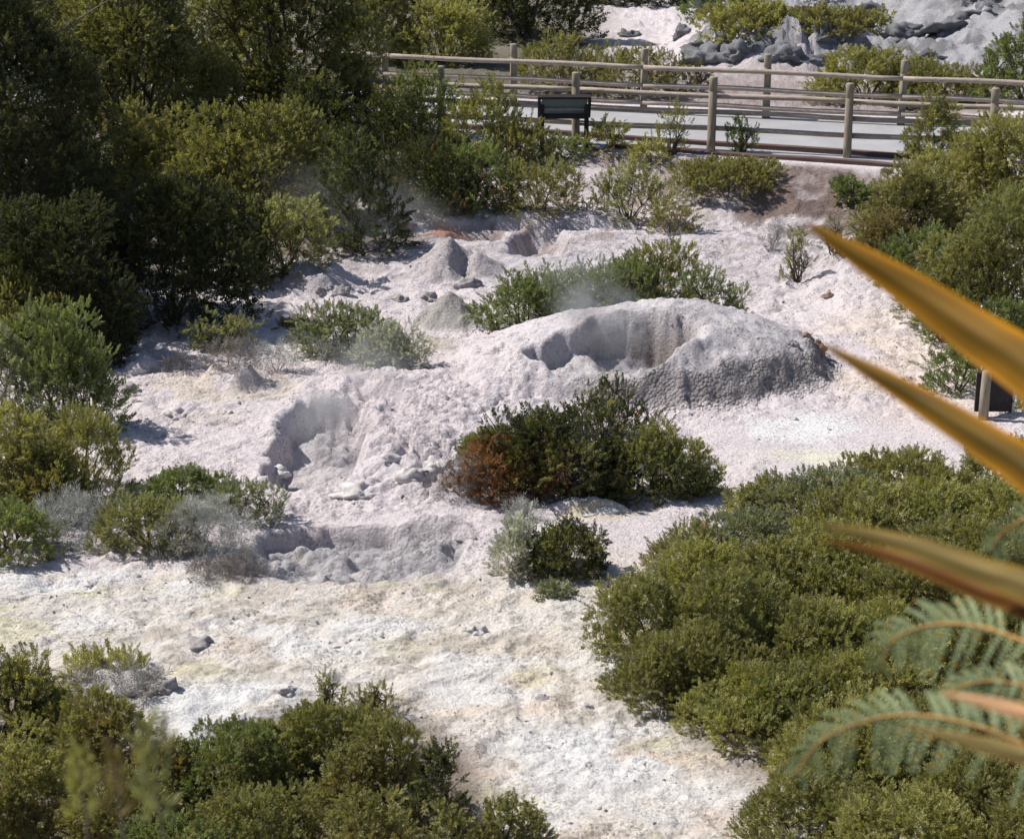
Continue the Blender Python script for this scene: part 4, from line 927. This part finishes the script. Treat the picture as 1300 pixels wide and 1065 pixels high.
frond([(1008, 985, 2.5), (1045, 938, 2.48), (1120, 910, 2.45), (1200, 912, 2.4), (1300, 945, 2.35), (1450, 1030, 2.3), (b0[0]-.1, b0[1], b0[2]+.3), b0], .078, 'lower arching frond')
frond([(1258, 700, 2.8), (1275, 675, 2.78), (1320, 655, 2.7), (1400, 680, 2.6), (1520, 800, 2.4), (b0[0]+.05, b0[1], b0[2]+.8), b0], .06, 'short frond tip at the right edge')
frond([(1190, 890, 2.75), (1230, 868, 2.72), (1290, 868, 2.7), (1380, 900, 2.6), (1500, 980, 2.4), (b0[0], b0[1], b0[2]+.5), b0], .06, 'middle frond mostly behind the lower one')
# near shoots at the bottom left
def shoot(px, py, dep, L, pal, lb, sd):
    L = L*.6; tip = D(px, py, dep); bx, by = tip[0]+random.uniform(-.05, .05), tip[1]+.05; z0 = hz(bx, by)
    root = empty('leafy_shoot', (bx, by, z0)); tag(root, lb, 'shoot', 'blurred shoots near the look-out')
    t = Vector(tip)-Vector(root.location); m = MB().tube([(0, 0, -.03), t*.5+Vector((.03, 0, 0)), t], [.006, .004, .0015], 6); m.build('stem', M_BARK, root, True)
    blobs = [(tuple(t-Vector((0, 0, L*(.25+.5*k)))), (L*.2, L*.2, L*.4)) for k in range(3)]
    V, Cc = foliage(blobs, 'bushy', pal, 3, -99, .7, .03, 1.4)
    link('leaves', npmesh('leaves', V, np.arange(len(V)).reshape(-1, 3), 3, Cc), M_LEAF, root)
shoot(100, 965, 2.6, .10, 'yellow', 'blurred yellow green shoot tip, leftmost at the bottom left', 1)
shoot(143, 968, 2.7, .09, 'brown', 'blurred brownish shoot tip between two green ones', 2)
shoot(193, 942, 2.5, .12, 'pale', 'blurred pale green shoot tip, tallest and rightmost of the near shoots', 3)
# ------------------------------------------------------------------ steam
def steam(px, py, z, w, h, dens, label, seed, lean=.25):
    c = G(px, py, z); sc = (c[1]*cp+(H-z)*sp)/F; rx = w*sc/2; rz = h*sc/2
    import bmesh
    bm = bmesh.new(); bmesh.ops.create_icosphere(bm, subdivisions=3, radius=1); me = bpy.data.meshes.new('steam'); bm.to_mesh(me); bm.free()
    m = bpy.data.materials.new('steam'); m.use_nodes = True; nt = m.node_tree; nt.nodes.clear(); L = nt.links
    out = nd(nt, 'ShaderNodeOutputMaterial'); pv = nd(nt, 'ShaderNodeVolumePrincipled'); pv.inputs['Color'].default_value = (.96, .96, .98, 1); pv.inputs['Anisotropy'].default_value = .3
    tc = nd(nt, 'ShaderNodeTexCoord'); ln = nd(nt, 'ShaderNodeVectorMath', operation='LENGTH'); L.new(tc.outputs['Object'], ln.inputs[0])
    fall = nd(nt, 'ShaderNodeMapRange'); fall.interpolation_type = 'SMOOTHSTEP'; fall.inputs[1].default_value = .98; fall.inputs[2].default_value = .1; L.new(ln.outputs['Value'], fall.inputs[0])
    mp = nd(nt, 'ShaderNodeMapping'); mp.inputs['Location'].default_value = (seed*3.3, 0, 0); mp.inputs['Scale'].default_value = (1.6, 1.6, 1.2); L.new(tc.outputs['Object'], mp.inputs[0])
    n = noise(nt, 1.3, 4, .6, mp.outputs[0]); n.inputs['Distortion'].default_value = .8
    r = nd(nt, 'ShaderNodeMapRange'); r.inputs[1].default_value = .42; r.inputs[2].default_value = .72; L.new(n.outputs[0], r.inputs[0])
    a = nd(nt, 'ShaderNodeMath', operation='MULTIPLY'); L.new(fall.outputs[0], a.inputs[0]); L.new(r.outputs[0], a.inputs[1])
    b = nd(nt, 'ShaderNodeMath', operation='MULTIPLY'); L.new(a.outputs[0], b.inputs[0]); b.inputs[1].default_value = dens
    L.new(b.outputs[0], pv.inputs['Density']); L.new(pv.outputs[0], out.inputs['Volume'])
    o = link('steam', me, m, loc=(c[0], c[1]+.1, z+rz*.6)); o.scale = (rx, rx*.7, rz); o.rotation_euler = (0, math.radians(18)*lean*4, 0); tag(o, label, 'steam', kind='stuff')
steam(770, 440, .3, 190, 110, 4.800000000000001, 'steam drifting out of the volcano crater', 1)
steam(735, 378, .6, 200, 100, .900000000000005, 'thin steam in front of the green clump behind the volcano', 2)
steam(415, 572, -.1, 130, 130, 6.500000000000001, 'steam rising from the round mud pit', 3)
steam(470, 495, .1, 120, 100, 3.84, 'steam over the shallow hollow behind the round pit', 4)
steam(725, 640, 0, 60, 150, 2.8800000000000003, 'wisp of steam in front of the central bush', 5)
steam(470, 300, .1, 320, 120, 0.8800000000000001, 'faint steam drifting under the dark bank', 6)
# ------------------------------------------------------------------ light
EL, AZ = math.radians(52), math.radians(-76)        # sun stands left and behind the scene; azimuth from +Y, clockwise positive
sd = Vector((math.sin(AZ)*math.cos(EL), math.cos(AZ)*math.cos(EL), math.sin(EL)))
sun = bpy.data.lights.new('sun', 'SUN'); sun.energy = 4.6; sun.angle = math.radians(.53); sun.color = (1, .955, .88)
so = bpy.data.objects.new('sun', sun); C.objects.link(so); so.rotation_euler = (-sd).to_track_quat('-Z', 'Y').to_euler(); so.location = (0, 0, 30)
w = bpy.data.worlds.new('World'); S.world = w; w.use_nodes = True; nt = w.node_tree
sky = nt.nodes.new('ShaderNodeTexSky'); sky.sky_type = 'NISHITA'; sky.sun_disc = False; sky.sun_elevation = EL; sky.sun_rotation = AZ
nt.links.new(sky.outputs[0], nt.nodes['Background'].inputs[0]); nt.nodes['Background'].inputs[1].default_value = .085
S.view_settings.view_transform = 'Standard'; S.view_settings.look = 'None'; S.view_settings.exposure = .42; S.view_settings.gamma = 1
S.render.engine = 'CYCLES'; S.cycles.use_denoising = True; S.cycles.volume_step_rate = 2; S.cycles.transparent_max_bounces = 8
